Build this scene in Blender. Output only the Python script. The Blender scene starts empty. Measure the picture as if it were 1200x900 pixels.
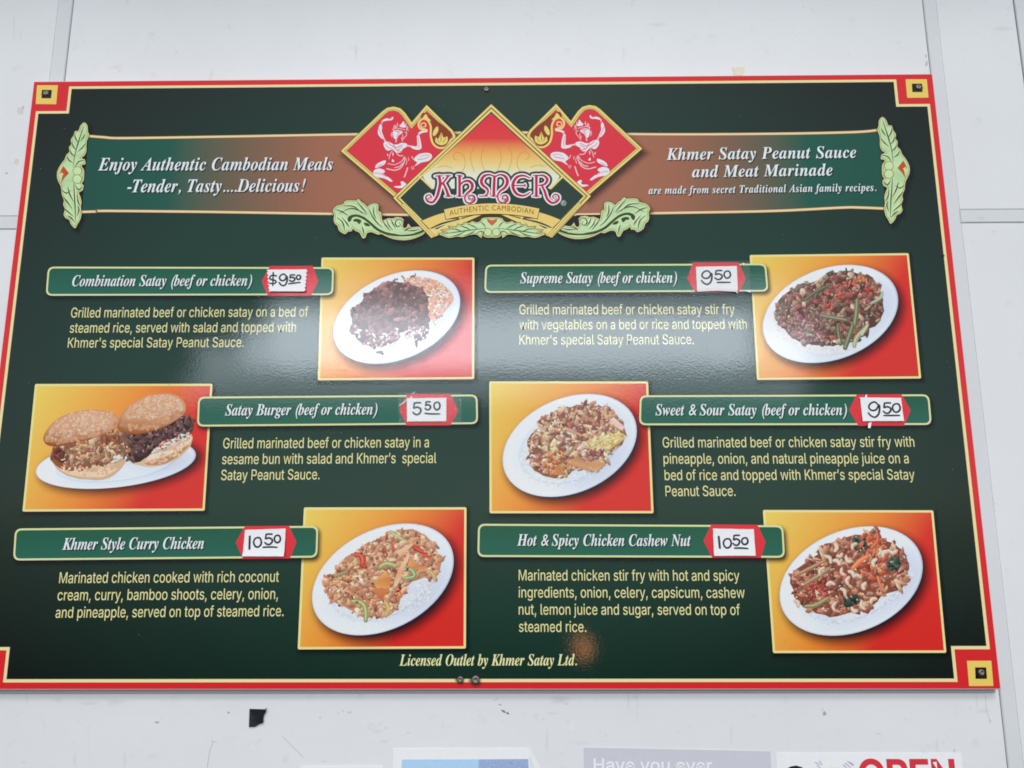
import bpy, math, random
from mathutils import Vector, Matrix
from mathutils.geometry import tessellate_polygon

sc = bpy.context.scene
COL = sc.collection
rnd = random.Random(7)

# ------------------------------------------------------------------ camera
# Origin = bottom centre of the menu board's front face; x right, z up, viewer at -y.
cam_d = bpy.data.cameras.new('camera')
cam_d.sensor_width = 36.0
cam_d.lens = 27.0
cam_d.clip_start = 0.01
cam_d.clip_end = 500
cam = bpy.data.objects.new('camera', cam_d)
COL.objects.link(cam)
cam.location = (0.05054287, -0.93280565, 0.1865501)
cam.rotation_mode = 'XYZ'
cam.rotation_euler = (1.75248385, 0.00265608, 0.01077821)
sc.camera = cam
CAM_M = cam.rotation_euler.to_matrix()
CAM_C = Vector(cam.location)

# ------------------------------------------------------------------ world, sun, exposure
SUN_EL, SUN_AZ = math.radians(45), math.radians(180)
w = bpy.data.worlds.new('World')
sc.world = w
w.use_nodes = True
wn, wl = w.node_tree.nodes, w.node_tree.links
bg = wn['Background']
sky = wn.new('ShaderNodeTexSky')
sky.sky_type = 'NISHITA'
sky.sun_disc = False
sky.sun_elevation = SUN_EL
sky.sun_rotation = SUN_AZ
sky.air_density = 1.0
sky.dust_density = 1.0
hs = wn.new('ShaderNodeHueSaturation')
hs.inputs['Saturation'].default_value = 0.26
wl.new(sky.outputs[0], hs.inputs['Color'])
wl.new(hs.outputs[0], bg.inputs['Color'])
bg.inputs['Strength'].default_value = 0.12

sun_d = bpy.data.lights.new('sun', 'SUN')
sun_d.energy = 0.85
sun_d.angle = math.radians(10)
sun_d.color = (1.0, 0.97, 0.93)
sun = bpy.data.objects.new('sun', sun_d)
COL.objects.link(sun)
sun.location = (0, -3, 4)
_dir = Vector((0.02, math.cos(SUN_EL), -math.sin(SUN_EL)))
sun.rotation_euler = _dir.to_track_quat('-Z', 'Y').to_euler()

sc.view_settings.view_transform = 'Standard'
sc.view_settings.look = 'None'
sc.view_settings.exposure = -0.12
sc.view_settings.gamma = 1.0
sc.cycles.filter_width = 1.8


def ray(px, py):
    return CAM_M @ Vector(((px - 600) / 900, -(py - 450) / 900, -1))


def on_plane(px, py, y=0.0):
    """Point of the plane y = const seen at photograph pixel (px, py): (x, z)."""
    d = ray(px, py)
    t = (y - CAM_C.y) / d.y
    q = CAM_C + d * t
    return (q.x, q.z)


def mirror_spot(px, py, dist):
    """Where a lamp must hang for its mirror image to fall at that spot of the glossy board."""
    x, z = on_plane(px, py)
    d = ray(px, py).normalized()
    d.y = -d.y
    return Vector((x, 0, z)) + d * dist


def area_lamp(name, a, b, height, radiance, color, target):
    la = bpy.data.lights.new(name, 'AREA')
    la.shape = 'RECTANGLE'
    la.size = (b - a).length
    la.size_y = height
    la.energy = math.pi * la.size * height * radiance
    la.color = color
    o = bpy.data.objects.new(name, la)
    COL.objects.link(o)
    c = (a + b) / 2
    zax = (c - target).normalized()
    xax = (b - a).normalized()
    yax = zax.cross(xax).normalized()
    xax = yax.cross(zax).normalized()
    o.matrix_world = Matrix.Translation(c) @ Matrix((xax, yax, zax)).transposed().to_4x4()
    return o


# strip light across the shop front, mirrored as the pale band on the gloss laminate
def strip(name, x0, x1, y0, y1, dist, radiance):
    """a long lamp whose mirror image fills that band of the board"""
    ym = (y0 + y1) / 2
    h = (mirror_spot(575, y0, dist) - mirror_spot(575, y1, dist)).length
    return area_lamp(name, mirror_spot(x0, ym, dist), mirror_spot(x1, ym, dist), h, radiance, (0.80, 0.90, 1.0), Vector((0, 0, 0.4)))


strip('strip_lamp', 318, 880, 366, 434, 6.0, 17.0)
strip('strip_end_lamp', 284, 317, 384, 437, 6.0, 13.0)       # the band's ragged left end
strip('strip_tail_lamp', 232, 283, 404, 442, 6.0, 6.0)
strip('strip_far_lamp', 881, 952, 384, 438, 6.0, 8.0)
strip('lower_strip_lamp', 215, 945, 443, 468, 6.0, 4.2)      # its dimmer lower edge
strip('upper_strip_lamp', 320, 930, 326, 365, 6.0, 3.8)
# small warm lamp low in front of the board
_p = mirror_spot(682, 758, 1.0)
_w = area_lamp('warm_lamp', _p - Vector((0.021, 0, 0)), _p + Vector((0.021, 0, 0)), 0.06, 7.0,
               (1.0, 0.36, 0.13), Vector((on_plane(682, 758)[0], 0, on_plane(682, 758)[1])))
_w.data.shape = 'ELLIPSE'

# ------------------------------------------------------------------ colours
KLIGHT, SPEC = 0.80, 0.022


def lin(c):
    c /= 255.0
    return c / 12.92 if c <= 0.04045 else ((c + 0.055) / 1.055) ** 2.4


def C(r, g, b, a=1.0):
    """Ink colour that shows as about this sRGB value under this scene's light."""
    return tuple(min(0.85, max(0.004, (lin(v) - SPEC) / KLIGHT)) for v in (r, g, b)) + (a,)


def mixc(a, b, t):
    t = max(0.0, min(1.0, t))
    return tuple(a[i] + (b[i] - a[i]) * t for i in range(4))


# ------------------------------------------------------------------ materials
def new_mat(name):
    m = bpy.data.materials.new(name)
    m.use_nodes = True
    nt = m.node_tree
    return m, nt, nt.nodes['Principled BSDF'], nt.nodes['Material Output']


def node(nt, kind, **inp):
    n = nt.nodes.new(kind)
    for k, v in inp.items():
        n.inputs[k].default_value = v
    return n


def laminate(nt, b, peel=1.0):
    """Glossy laminate: the same fine orange peel and slow waviness over the whole board."""
    geo = nt.nodes.new('ShaderNodeNewGeometry')
    n1 = node(nt, 'ShaderNodeTexNoise', Scale=330.0, Detail=2.0, Roughness=0.6)
    n2 = node(nt, 'ShaderNodeTexNoise', Scale=6.0, Detail=1.0)
    nt.links.new(geo.outputs['Position'], n1.inputs['Vector'])
    nt.links.new(geo.outputs['Position'], n2.inputs['Vector'])
    b1 = node(nt, 'ShaderNodeBump', Strength=1.0, Distance=0.000040 * peel)
    n3 = node(nt, 'ShaderNodeTexNoise', Scale=800.0, Detail=2.0, Roughness=0.7)
    nt.links.new(geo.outputs['Position'], n3.inputs['Vector'])
    b3 = node(nt, 'ShaderNodeBump', Strength=1.0, Distance=0.000016 * peel)
    nt.links.new(n3.outputs['Fac'], b3.inputs['Height'])
    b2 = node(nt, 'ShaderNodeBump', Strength=1.0, Distance=0.0006)
    nt.links.new(n1.outputs['Fac'], b1.inputs['Height'])
    nt.links.new(n2.outputs['Fac'], b2.inputs['Height'])
    nt.links.new(b2.outputs['Normal'], b1.inputs['Normal'])
    nt.links.new(b1.outputs['Normal'], b3.inputs['Normal'])
    nt.links.new(b3.outputs['Normal'], b.inputs['Normal'])
    nt.links.new(b3.outputs['Normal'], b.inputs['Coat Normal'])
    b.inputs['Roughness'].default_value = 0.33
    b.inputs['Specular IOR Level'].default_value = 0.0
    b.inputs['Coat Weight'].default_value = 0.75
    b.inputs['Coat Roughness'].default_value = 0.04
    b.inputs['Coat IOR'].default_value = 1.5


def ink_mat(name, grain=0.06, grain_scale=700.0, soft=False, peel=1.0):
    m, nt, b, out = new_mat(name)
    at = nt.nodes.new('ShaderNodeAttribute')
    at.attribute_name = 'Col'
    geo = nt.nodes.new('ShaderNodeNewGeometry')
    nz = node(nt, 'ShaderNodeTexNoise', Scale=grain_scale, Detail=3.0, Roughness=0.65)
    nt.links.new(geo.outputs['Position'], nz.inputs['Vector'])
    mr = node(nt, 'ShaderNodeMapRange')
    mr.inputs['From Min'].default_value = 0.25
    mr.inputs['From Max'].default_value = 0.75
    mr.inputs['To Min'].default_value = 1 - grain
    mr.inputs['To Max'].default_value = 1 + grain
    nt.links.new(nz.outputs['Fac'], mr.inputs['Value'])
    mul = nt.nodes.new('ShaderNodeVectorMath')
    mul.operation = 'SCALE'
    nt.links.new(at.outputs['Color'], mul.inputs[0])
    nt.links.new(mr.outputs['Result'], mul.inputs['Scale'])
    nt.links.new(mul.outputs[0], b.inputs['Base Color'])
    laminate(nt, b, peel)
    if soft:
        tr = nt.nodes.new('ShaderNodeBsdfTransparent')
        mx = nt.nodes.new('ShaderNodeMixShader')
        nt.links.new(at.outputs['Alpha'], mx.inputs[0])
        nt.links.new(tr.outputs[0], mx.inputs[1])
        nt.links.new(b.outputs[0], mx.inputs[2])
        nt.links.new(mx.outputs[0], out.inputs['Surface'])
    return m


INK = ink_mat('printed_ink')
PHOTO = ink_mat('printed_photo', 0.16, 900.0)
SOFT = ink_mat('printed_soft_edge', soft=True)


def matte_mat(name, grain=0.05, scale=300.0, rough=0.6, bump=0.00002, spec=0.4, soft=False):
    m, nt, b, out = new_mat(name)
    at = nt.nodes.new('ShaderNodeAttribute')
    at.attribute_name = 'Col'
    geo = nt.nodes.new('ShaderNodeNewGeometry')
    nz = node(nt, 'ShaderNodeTexNoise', Scale=scale, Detail=4.0, Roughness=0.6)
    nt.links.new(geo.outputs['Position'], nz.inputs['Vector'])
    mr = node(nt, 'ShaderNodeMapRange')
    mr.inputs['From Min'].default_value = 0.25
    mr.inputs['From Max'].default_value = 0.75
    mr.inputs['To Min'].default_value = 1 - grain
    mr.inputs['To Max'].default_value = 1 + grain
    nt.links.new(nz.outputs['Fac'], mr.inputs['Value'])
    mul = nt.nodes.new('ShaderNodeVectorMath')
    mul.operation = 'SCALE'
    nt.links.new(at.outputs['Color'], mul.inputs[0])
    nt.links.new(mr.outputs['Result'], mul.inputs['Scale'])
    nt.links.new(mul.outputs[0], b.inputs['Base Color'])
    bp = node(nt, 'ShaderNodeBump', Strength=1.0, Distance=bump)
    nt.links.new(nz.outputs['Fac'], bp.inputs['Height'])
    nt.links.new(bp.outputs['Normal'], b.inputs['Normal'])
    b.inputs['Roughness'].default_value = rough
    b.inputs['Specular IOR Level'].default_value = spec
    if soft:
        tr = nt.nodes.new('ShaderNodeBsdfTransparent')
        mx = nt.nodes.new('ShaderNodeMixShader')
        nt.links.new(at.outputs['Alpha'], mx.inputs[0])
        nt.links.new(tr.outputs[0], mx.inputs[1])
        nt.links.new(b.outputs[0], mx.inputs[2])
        nt.links.new(mx.outputs[0], out.inputs['Surface'])
    return m


PAPER = matte_mat('paper', 0.03, 250.0, 0.55)
MARKER = matte_mat('marker_ink', 0.1, 500.0, 0.5)
GRIME = matte_mat('grime', 0.3, 500.0, 0.7, soft=True)


def wall_paint(name, base):
    """White gloss paint over board: brush waviness, faint yellowing and grime specks."""
    m, nt, b, out = new_mat(name)
    geo = nt.nodes.new('ShaderNodeNewGeometry')
    big = node(nt, 'ShaderNodeTexNoise', Scale=3.0, Detail=5.0, Roughness=0.6)
    sp = node(nt, 'ShaderNodeTexNoise', Scale=45.0, Detail=6.0, Roughness=0.75)
    fine = node(nt, 'ShaderNodeTexNoise', Scale=260.0, Detail=3.0)
    for n in (big, sp, fine):
        nt.links.new(geo.outputs['Position'], n.inputs['Vector'])
    r1 = nt.nodes.new('ShaderNodeValToRGB')
    r1.color_ramp.elements[0].position = 0.3
    r1.color_ramp.elements[0].color = tuple(v * k for v, k in zip(base[:3], (0.93, 0.925, 0.915))) + (1,)
    r1.color_ramp.elements[1].position = 0.7
    r1.color_ramp.elements[1].color = tuple(base[:3]) + (1,)
    nt.links.new(big.outputs['Fac'], r1.inputs[0])
    r2 = nt.nodes.new('ShaderNodeValToRGB')
    r2.color_ramp.elements[0].position = 0.61
    r2.color_ramp.elements[0].color = (0, 0, 0, 1)
    r2.color_ramp.elements[1].position = 0.80
    r2.color_ramp.elements[1].color = (0.5, 0.5, 0.5, 1)
    nt.links.new(sp.outputs['Fac'], r2.inputs[0])
    mx = nt.nodes.new('ShaderNodeMix')
    mx.data_type = 'RGBA'
    mx.inputs['B'].default_value = (base[0] * 0.62, base[1] * 0.58, base[2] * 0.52, 1)
    nt.links.new(r2.outputs[0], mx.inputs['Factor'])
    nt.links.new(r1.outputs[0], mx.inputs['A'])
    nt.links.new(mx.outputs['Result'], b.inputs['Base Color'])
    b1 = node(nt, 'ShaderNodeBump', Strength=1.0, Distance=0.00004)
    b2 = node(nt, 'ShaderNodeBump', Strength=1.0, Distance=0.00035)
    nt.links.new(fine.outputs['Fac'], b1.inputs['Height'])
    nt.links.new(sp.outputs['Fac'], b2.inputs['Height'])
    nt.links.new(b2.outputs['Normal'], b1.inputs['Normal'])
    nt.links.new(b1.outputs['Normal'], b.inputs['Normal'])
    b.inputs['Roughness'].default_value = 0.45
    return m


WALL = wall_paint('white_wall_paint', (0.78, 0.785, 0.79))
STRIP = wall_paint('grey_white_strip_paint', (0.70, 0.71, 0.72))


def metal_mat():
    m, nt, b, out = new_mat('zinc_screw')
    geo = nt.nodes.new('ShaderNodeNewGeometry')
    nz = node(nt, 'ShaderNodeTexNoise', Scale=800.0, Detail=2.0)
    nt.links.new(geo.outputs['Position'], nz.inputs['Vector'])
    r = nt.nodes.new('ShaderNodeValToRGB')
    r.color_ramp.elements[0].color = (0.12, 0.115, 0.10, 1)
    r.color_ramp.elements[1].color = (0.38, 0.38, 0.36, 1)
    nt.links.new(nz.outputs['Fac'], r.inputs[0])
    nt.links.new(r.outputs[0], b.inputs['Base Color'])
    b.inputs['Metallic'].default_value = 0.85
    b.inputs['Roughness'].default_value = 0.5
    return m


ZINC = metal_mat()

# ------------------------------------------------------------------ builders
LAYER = 0.0001


def tag(o, label=None, cat=None, group=None, kind=None):
    if label: o['label'] = label
    if cat: o['category'] = cat
    if group: o['group'] = group
    if kind: o['kind'] = kind
    return o


def thing(name, label, cat, loc=(0, 0, 0), group=None):
    o = bpy.data.objects.new(name, None)
    o.empty_display_size = 0.02
    COL.objects.link(o)
    o.location = loc
    return tag(o, label, cat, group)


def root_loc(p):
    while p.parent:
        p = p.parent
    return Vector(p.location)


class Sheet:
    """Flat print: polygons in board coordinates (x, z), each with its own ink colour."""

    def __init__(self, layer, step=0.0, y0=0.0):
        self.v, self.f, self.c = [], [], []
        self.y = y0 - layer * LAYER
        self.step = step

    def _y(self):
        y = self.y
        self.y -= self.step
        return y

    def poly(self, pts, col, holes=()):
        loops = [[Vector((p[0], p[1], 0)) for p in pts]] + [[Vector((p[0], p[1], 0)) for p in h] for h in holes]
        flat = [p for l in loops for p in l]
        y = self._y()
        n = len(self.v)
        for i, p in enumerate(flat):
            self.v.append((p.x, y, p.y))
            self.c.append(col[i] if isinstance(col, list) else col)
        for t in tessellate_polygon(loops):
            a, b_, c_ = (flat[i] for i in t)
            ar = (b_.x - a.x) * (c_.y - a.y) - (b_.y - a.y) * (c_.x - a.x)
            if abs(ar) < 1e-12:
                continue
            t = t if ar > 0 else t[::-1]
            self.f.append(tuple(n + i for i in t))

    def grid(self, rows, cols):
        """rows: list of rows of points, same length; cols: same layout of colours."""
        y = self._y()
        n = len(self.v)
        m = len(rows[0])
        for r, cr in zip(rows, cols):
            for p, c in zip(r, cr):
                self.v.append((p[0], y, p[1]))
                self.c.append(c)
        for i in range(len(rows) - 1):
            for j in range(m - 1):
                self._face(n + i * m + j, n + i * m + j + 1, n + (i + 1) * m + j + 1, n + (i + 1) * m + j)

    def _face(self, *ix):
        p = [self.v[i] for i in ix]
        ar = sum(p[i][0] * p[(i + 1) % len(p)][2] - p[(i + 1) % len(p)][0] * p[i][2] for i in range(len(p)))
        self.f.append(tuple(ix) if ar > 0 else tuple(ix[::-1]))

    def rings(self, rings, cols):
        """closed rings from inner to outer joined by bands; cols: one colour or list per ring."""
        y = self._y()
        n = len(self.v)
        m = len(rings[0])
        for r, c in zip(rings, cols):
            for k, p in enumerate(r):
                self.v.append((p[0], y, p[1]))
                self.c.append(c[k] if isinstance(c, list) else c)
        for i in range(len(rings) - 1):
            for j in range(m):
                k = (j + 1) % m
                self._face(n + i * m + j, n + i * m + k, n + (i + 1) * m + k, n + (i + 1) * m + j)

    def stroke(self, pts, wd, col, closed=False):
        """ribbon of varying width (wd: number or list) with round ends, in board units."""
        if not isinstance(wd, (list, tuple)):
            wd = [wd] * len(pts)
        if len(wd) != len(pts):
            k = len(wd) - 1
            wd = [wd[min(k, int(i * k / max(1, len(pts) - 1)))] * (1 - (i * k / max(1, len(pts) - 1)) % 1) +
                  wd[min(k, int(i * k / max(1, len(pts) - 1)) + 1)] * ((i * k / max(1, len(pts) - 1)) % 1)
                  for i in range(len(pts))]
        P_ = [Vector(p) for p in pts]
        L, R = [], []
        N = len(P_)
        for i in range(N):
            a = P_[i - 1] if (i > 0 or closed) else P_[i]
            b = P_[(i + 1) % N] if (i < N - 1 or closed) else P_[i]
            t = (b - a)
            t = t.normalized() if t.length > 1e-9 else Vector((1, 0))
            nn = Vector((-t.y, t.x)) * wd[i] / 2
            L.append(P_[i] + nn)
            R.append(P_[i] - nn)
        y = self._y()
        n = len(self.v)
        for i in range(N):
            for q in (L[i], R[i]):
                self.v.append((q.x, y, q.y))
                self.c.append(col)
        for i in range(N if closed else N - 1):
            j = (i + 1) % N
            self._face(n + 2 * i, n + 2 * i + 1, n + 2 * j + 1, n + 2 * j)
        if not closed:
            for i, o in ((0, 1), (N - 1, N - 2)):
                d = (P_[i] - P_[o])
                if d.length < 1e-9:
                    continue
                a0 = math.atan2(d.y, d.x)
                r = wd[i] / 2
                if r < 2e-5:
                    continue
                arc = [(P_[i].x + r * math.cos(a0 + a), P_[i].y + r * math.sin(a0 + a))
                       for a in (-1.57, -0.9, -0.3, 0.3, 0.9, 1.57)]
                m = len(self.v)
                for q in arc:
                    self.v.append((q[0], y, q[1]))
                    self.c.append(col)
                self._face(*range(m, m + 6))

    def build(self, name, mat, parent=None, label=None):
        me = bpy.data.meshes.new(name)
        off = root_loc(parent) if parent else Vector((0, 0, 0))
        me.from_pydata([tuple(Vector(p) - off) for p in self.v], [], self.f)
        at = me.color_attributes.new('Col', 'FLOAT_COLOR', 'POINT')
        flat = []
        for c in self.c:
            flat += [c[0], c[1], c[2], c[3] if len(c) > 3 else 1.0]
        at.data.foreach_set('color', flat)
        me.materials.append(mat)
        me.update()
        o = bpy.data.objects.new(name, me)
        COL.objects.link(o)
        if parent:
            o.parent = parent
        if label:
            o['label'] = label
        return o


def solid(name, pts, y0, y1, mat, parent=None, bevel=0.0, col=None):
    """Slab: outline pts (x, z) from y0 (front) to y1 (back)."""
    n = len(pts)
    area = sum(pts[i][0] * pts[(i + 1) % n][1] - pts[(i + 1) % n][0] * pts[i][1] for i in range(n))
    if area < 0:
        pts = pts[::-1]
    off = root_loc(parent) if parent else Vector((0, 0, 0))
    v = [tuple(Vector((p[0], y0, p[1])) - off) for p in pts] + [tuple(Vector((p[0], y1, p[1])) - off) for p in pts]
    f = [tuple(range(n)), tuple(range(2 * n - 1, n - 1, -1))]
    for i in range(n):
        j = (i + 1) % n
        f.append((i, i + n, j + n, j))
    me = bpy.data.meshes.new(name)
    me.from_pydata(v, [], f)
    if bevel:
        import bmesh
        bm = bmesh.new()
        bm.from_mesh(me)
        es = [e for e in bm.edges if all(abs((vv.co + off).y - y0) < 1e-6 for vv in e.verts)]
        bmesh.ops.bevel(bm, geom=es, offset=bevel, segments=2, affect='EDGES')
        bm.to_mesh(me)
        bm.free()
    if col:
        at = me.color_attributes.new('Col', 'FLOAT_COLOR', 'POINT')
        at.data.foreach_set('color', list(col) * len(me.vertices))
    me.materials.append(mat)
    o = bpy.data.objects.new(name, me)
    COL.objects.link(o)
    if parent:
        o.parent = parent
    return o


# ------------------------------------------------------------------ plane geometry helpers
def zc(ox, oy, s):
    """Converter from a zoomed view of the photograph to board coordinates."""
    def f(pts, y=0.0):
        return [on_plane(ox + p[0] / s, oy + p[1] / s, y) for p in pts]
    return f


PX = zc(0, 0, 1)
MM = 0.001


def pxl(px, py):
    """metres of board per photo pixel near a spot (horizontal, vertical)"""
    a, b, c = on_plane(px, py), on_plane(px + 1, py), on_plane(px, py + 1)
    return abs(b[0] - a[0]), abs(c[1] - a[1])


def smooth(pts, n=5, closed=False):
    out = []
    N = len(pts)
    if N < 3:
        return list(pts)
    for i in range(N if closed else N - 1):
        p0 = pts[i - 1] if (i > 0 or closed) else pts[i]
        p1 = pts[i]
        p2 = pts[(i + 1) % N]
        p3 = pts[(i + 2) % N] if (i + 2 < N or closed) else p2
        for k in range(n):
            t = k / n
            out.append(tuple(0.5 * (2 * p1[j] + (p2[j] - p0[j]) * t + (2 * p0[j] - 5 * p1[j] + 4 * p2[j] - p3[j]) * t * t +
                                    (3 * p1[j] - p0[j] - 3 * p2[j] + p3[j]) * t ** 3) for j in (0, 1)))
    if not closed:
        out.append(pts[-1])
    return out


def area2(pts):
    return sum(pts[i][0] * pts[(i + 1) % len(pts)][1] - pts[(i + 1) % len(pts)][0] * pts[i][1] for i in range(len(pts)))


def inset(pts, d):
    """move every vertex of a closed outline inwards by d (metres)"""
    s = 1 if area2(pts) > 0 else -1
    out = []
    n = len(pts)
    for i in range(n):
        a, b, c = Vector(pts[i - 1]), Vector(pts[i]), Vector(pts[(i + 1) % n])
        t1 = (b - a).normalized() if (b - a).length > 1e-9 else Vector((1, 0))
        t2 = (c - b).normalized() if (c - b).length > 1e-9 else t1
        n1, n2 = Vector((-t1.y, t1.x)) * s, Vector((-t2.y, t2.x)) * s
        m = n1 + n2
        m = m.normalized() if m.length > 1e-6 else n1
        k = min(2.2, 1.0 / max(0.3, m.dot(n1)))
        q = b + m * d * k
        out.append((q.x, q.y))
    return out


def mirror(pts, cx):
    return [(2 * cx - p[0], p[1]) for p in pts]


def inside(p, poly):
    x, y = p
    r = False
    j = len(poly) - 1
    for i in range(len(poly)):
        xi, yi = poly[i]
        xj, yj = poly[j]
        if (yi > y) != (yj > y) and x < (xj - xi) * (y - yi) / (yj - yi) + xi:
            r = not r
        j = i
    return r


def quad_at(q, u, v):
    """q = TL, TR, BR, BL; v downwards"""
    a = [q[0][k] + (q[1][k] - q[0][k]) * u for k in (0, 1)]
    b = [q[3][k] + (q[2][k] - q[3][k]) * u for k in (0, 1)]
    return (a[0] + (b[0] - a[0]) * v, a[1] + (b[1] - a[1]) * v)


def rounded(q, r):
    """outline of a quad (board coords) with corners rounded by r metres"""
    out = []
    for i in range(4):
        p, a, b = Vector(q[i]), Vector(q[i - 1]), Vector(q[(i + 1) % 4])
        da, db = (a - p).normalized(), (b - p).normalized()
        s, e = p + da * r, p + db * r
        for k in range(7):
            t = k / 6
            out.append(tuple(s * (1 - t) ** 2 + p * 2 * t * (1 - t) * 0.9 + p * 0.1 * 2 * t * (1 - t) + e * t * t))
    return out


def soft_shadow(outline, dx, dy, spread, alpha, layer, name, parent, col=(0.004, 0.005, 0.012)):
    """the drop shadow printed round an item: a solid core with a band that fades out"""
    s = Sheet(layer)
    core = [(p[0] + dx, p[1] + dy) for p in inset(outline, spread * 0.35)]
    rings, cols = [core], [tuple(col) + (alpha,)]
    for k in range(1, 6):
        t = k / 5
        rings.append([(p[0] + dx, p[1] + dy) for p in inset(outline, spread * (0.35 - 1.35 * t))])
        cols.append(tuple(col) + (alpha * (1 - t) ** 1.6,))
    y = s.y
    s.rings(rings, cols)
    s.y = y
    s.poly(core, tuple(col) + (alpha,))
    return s.build(name, SOFT, parent)


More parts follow.
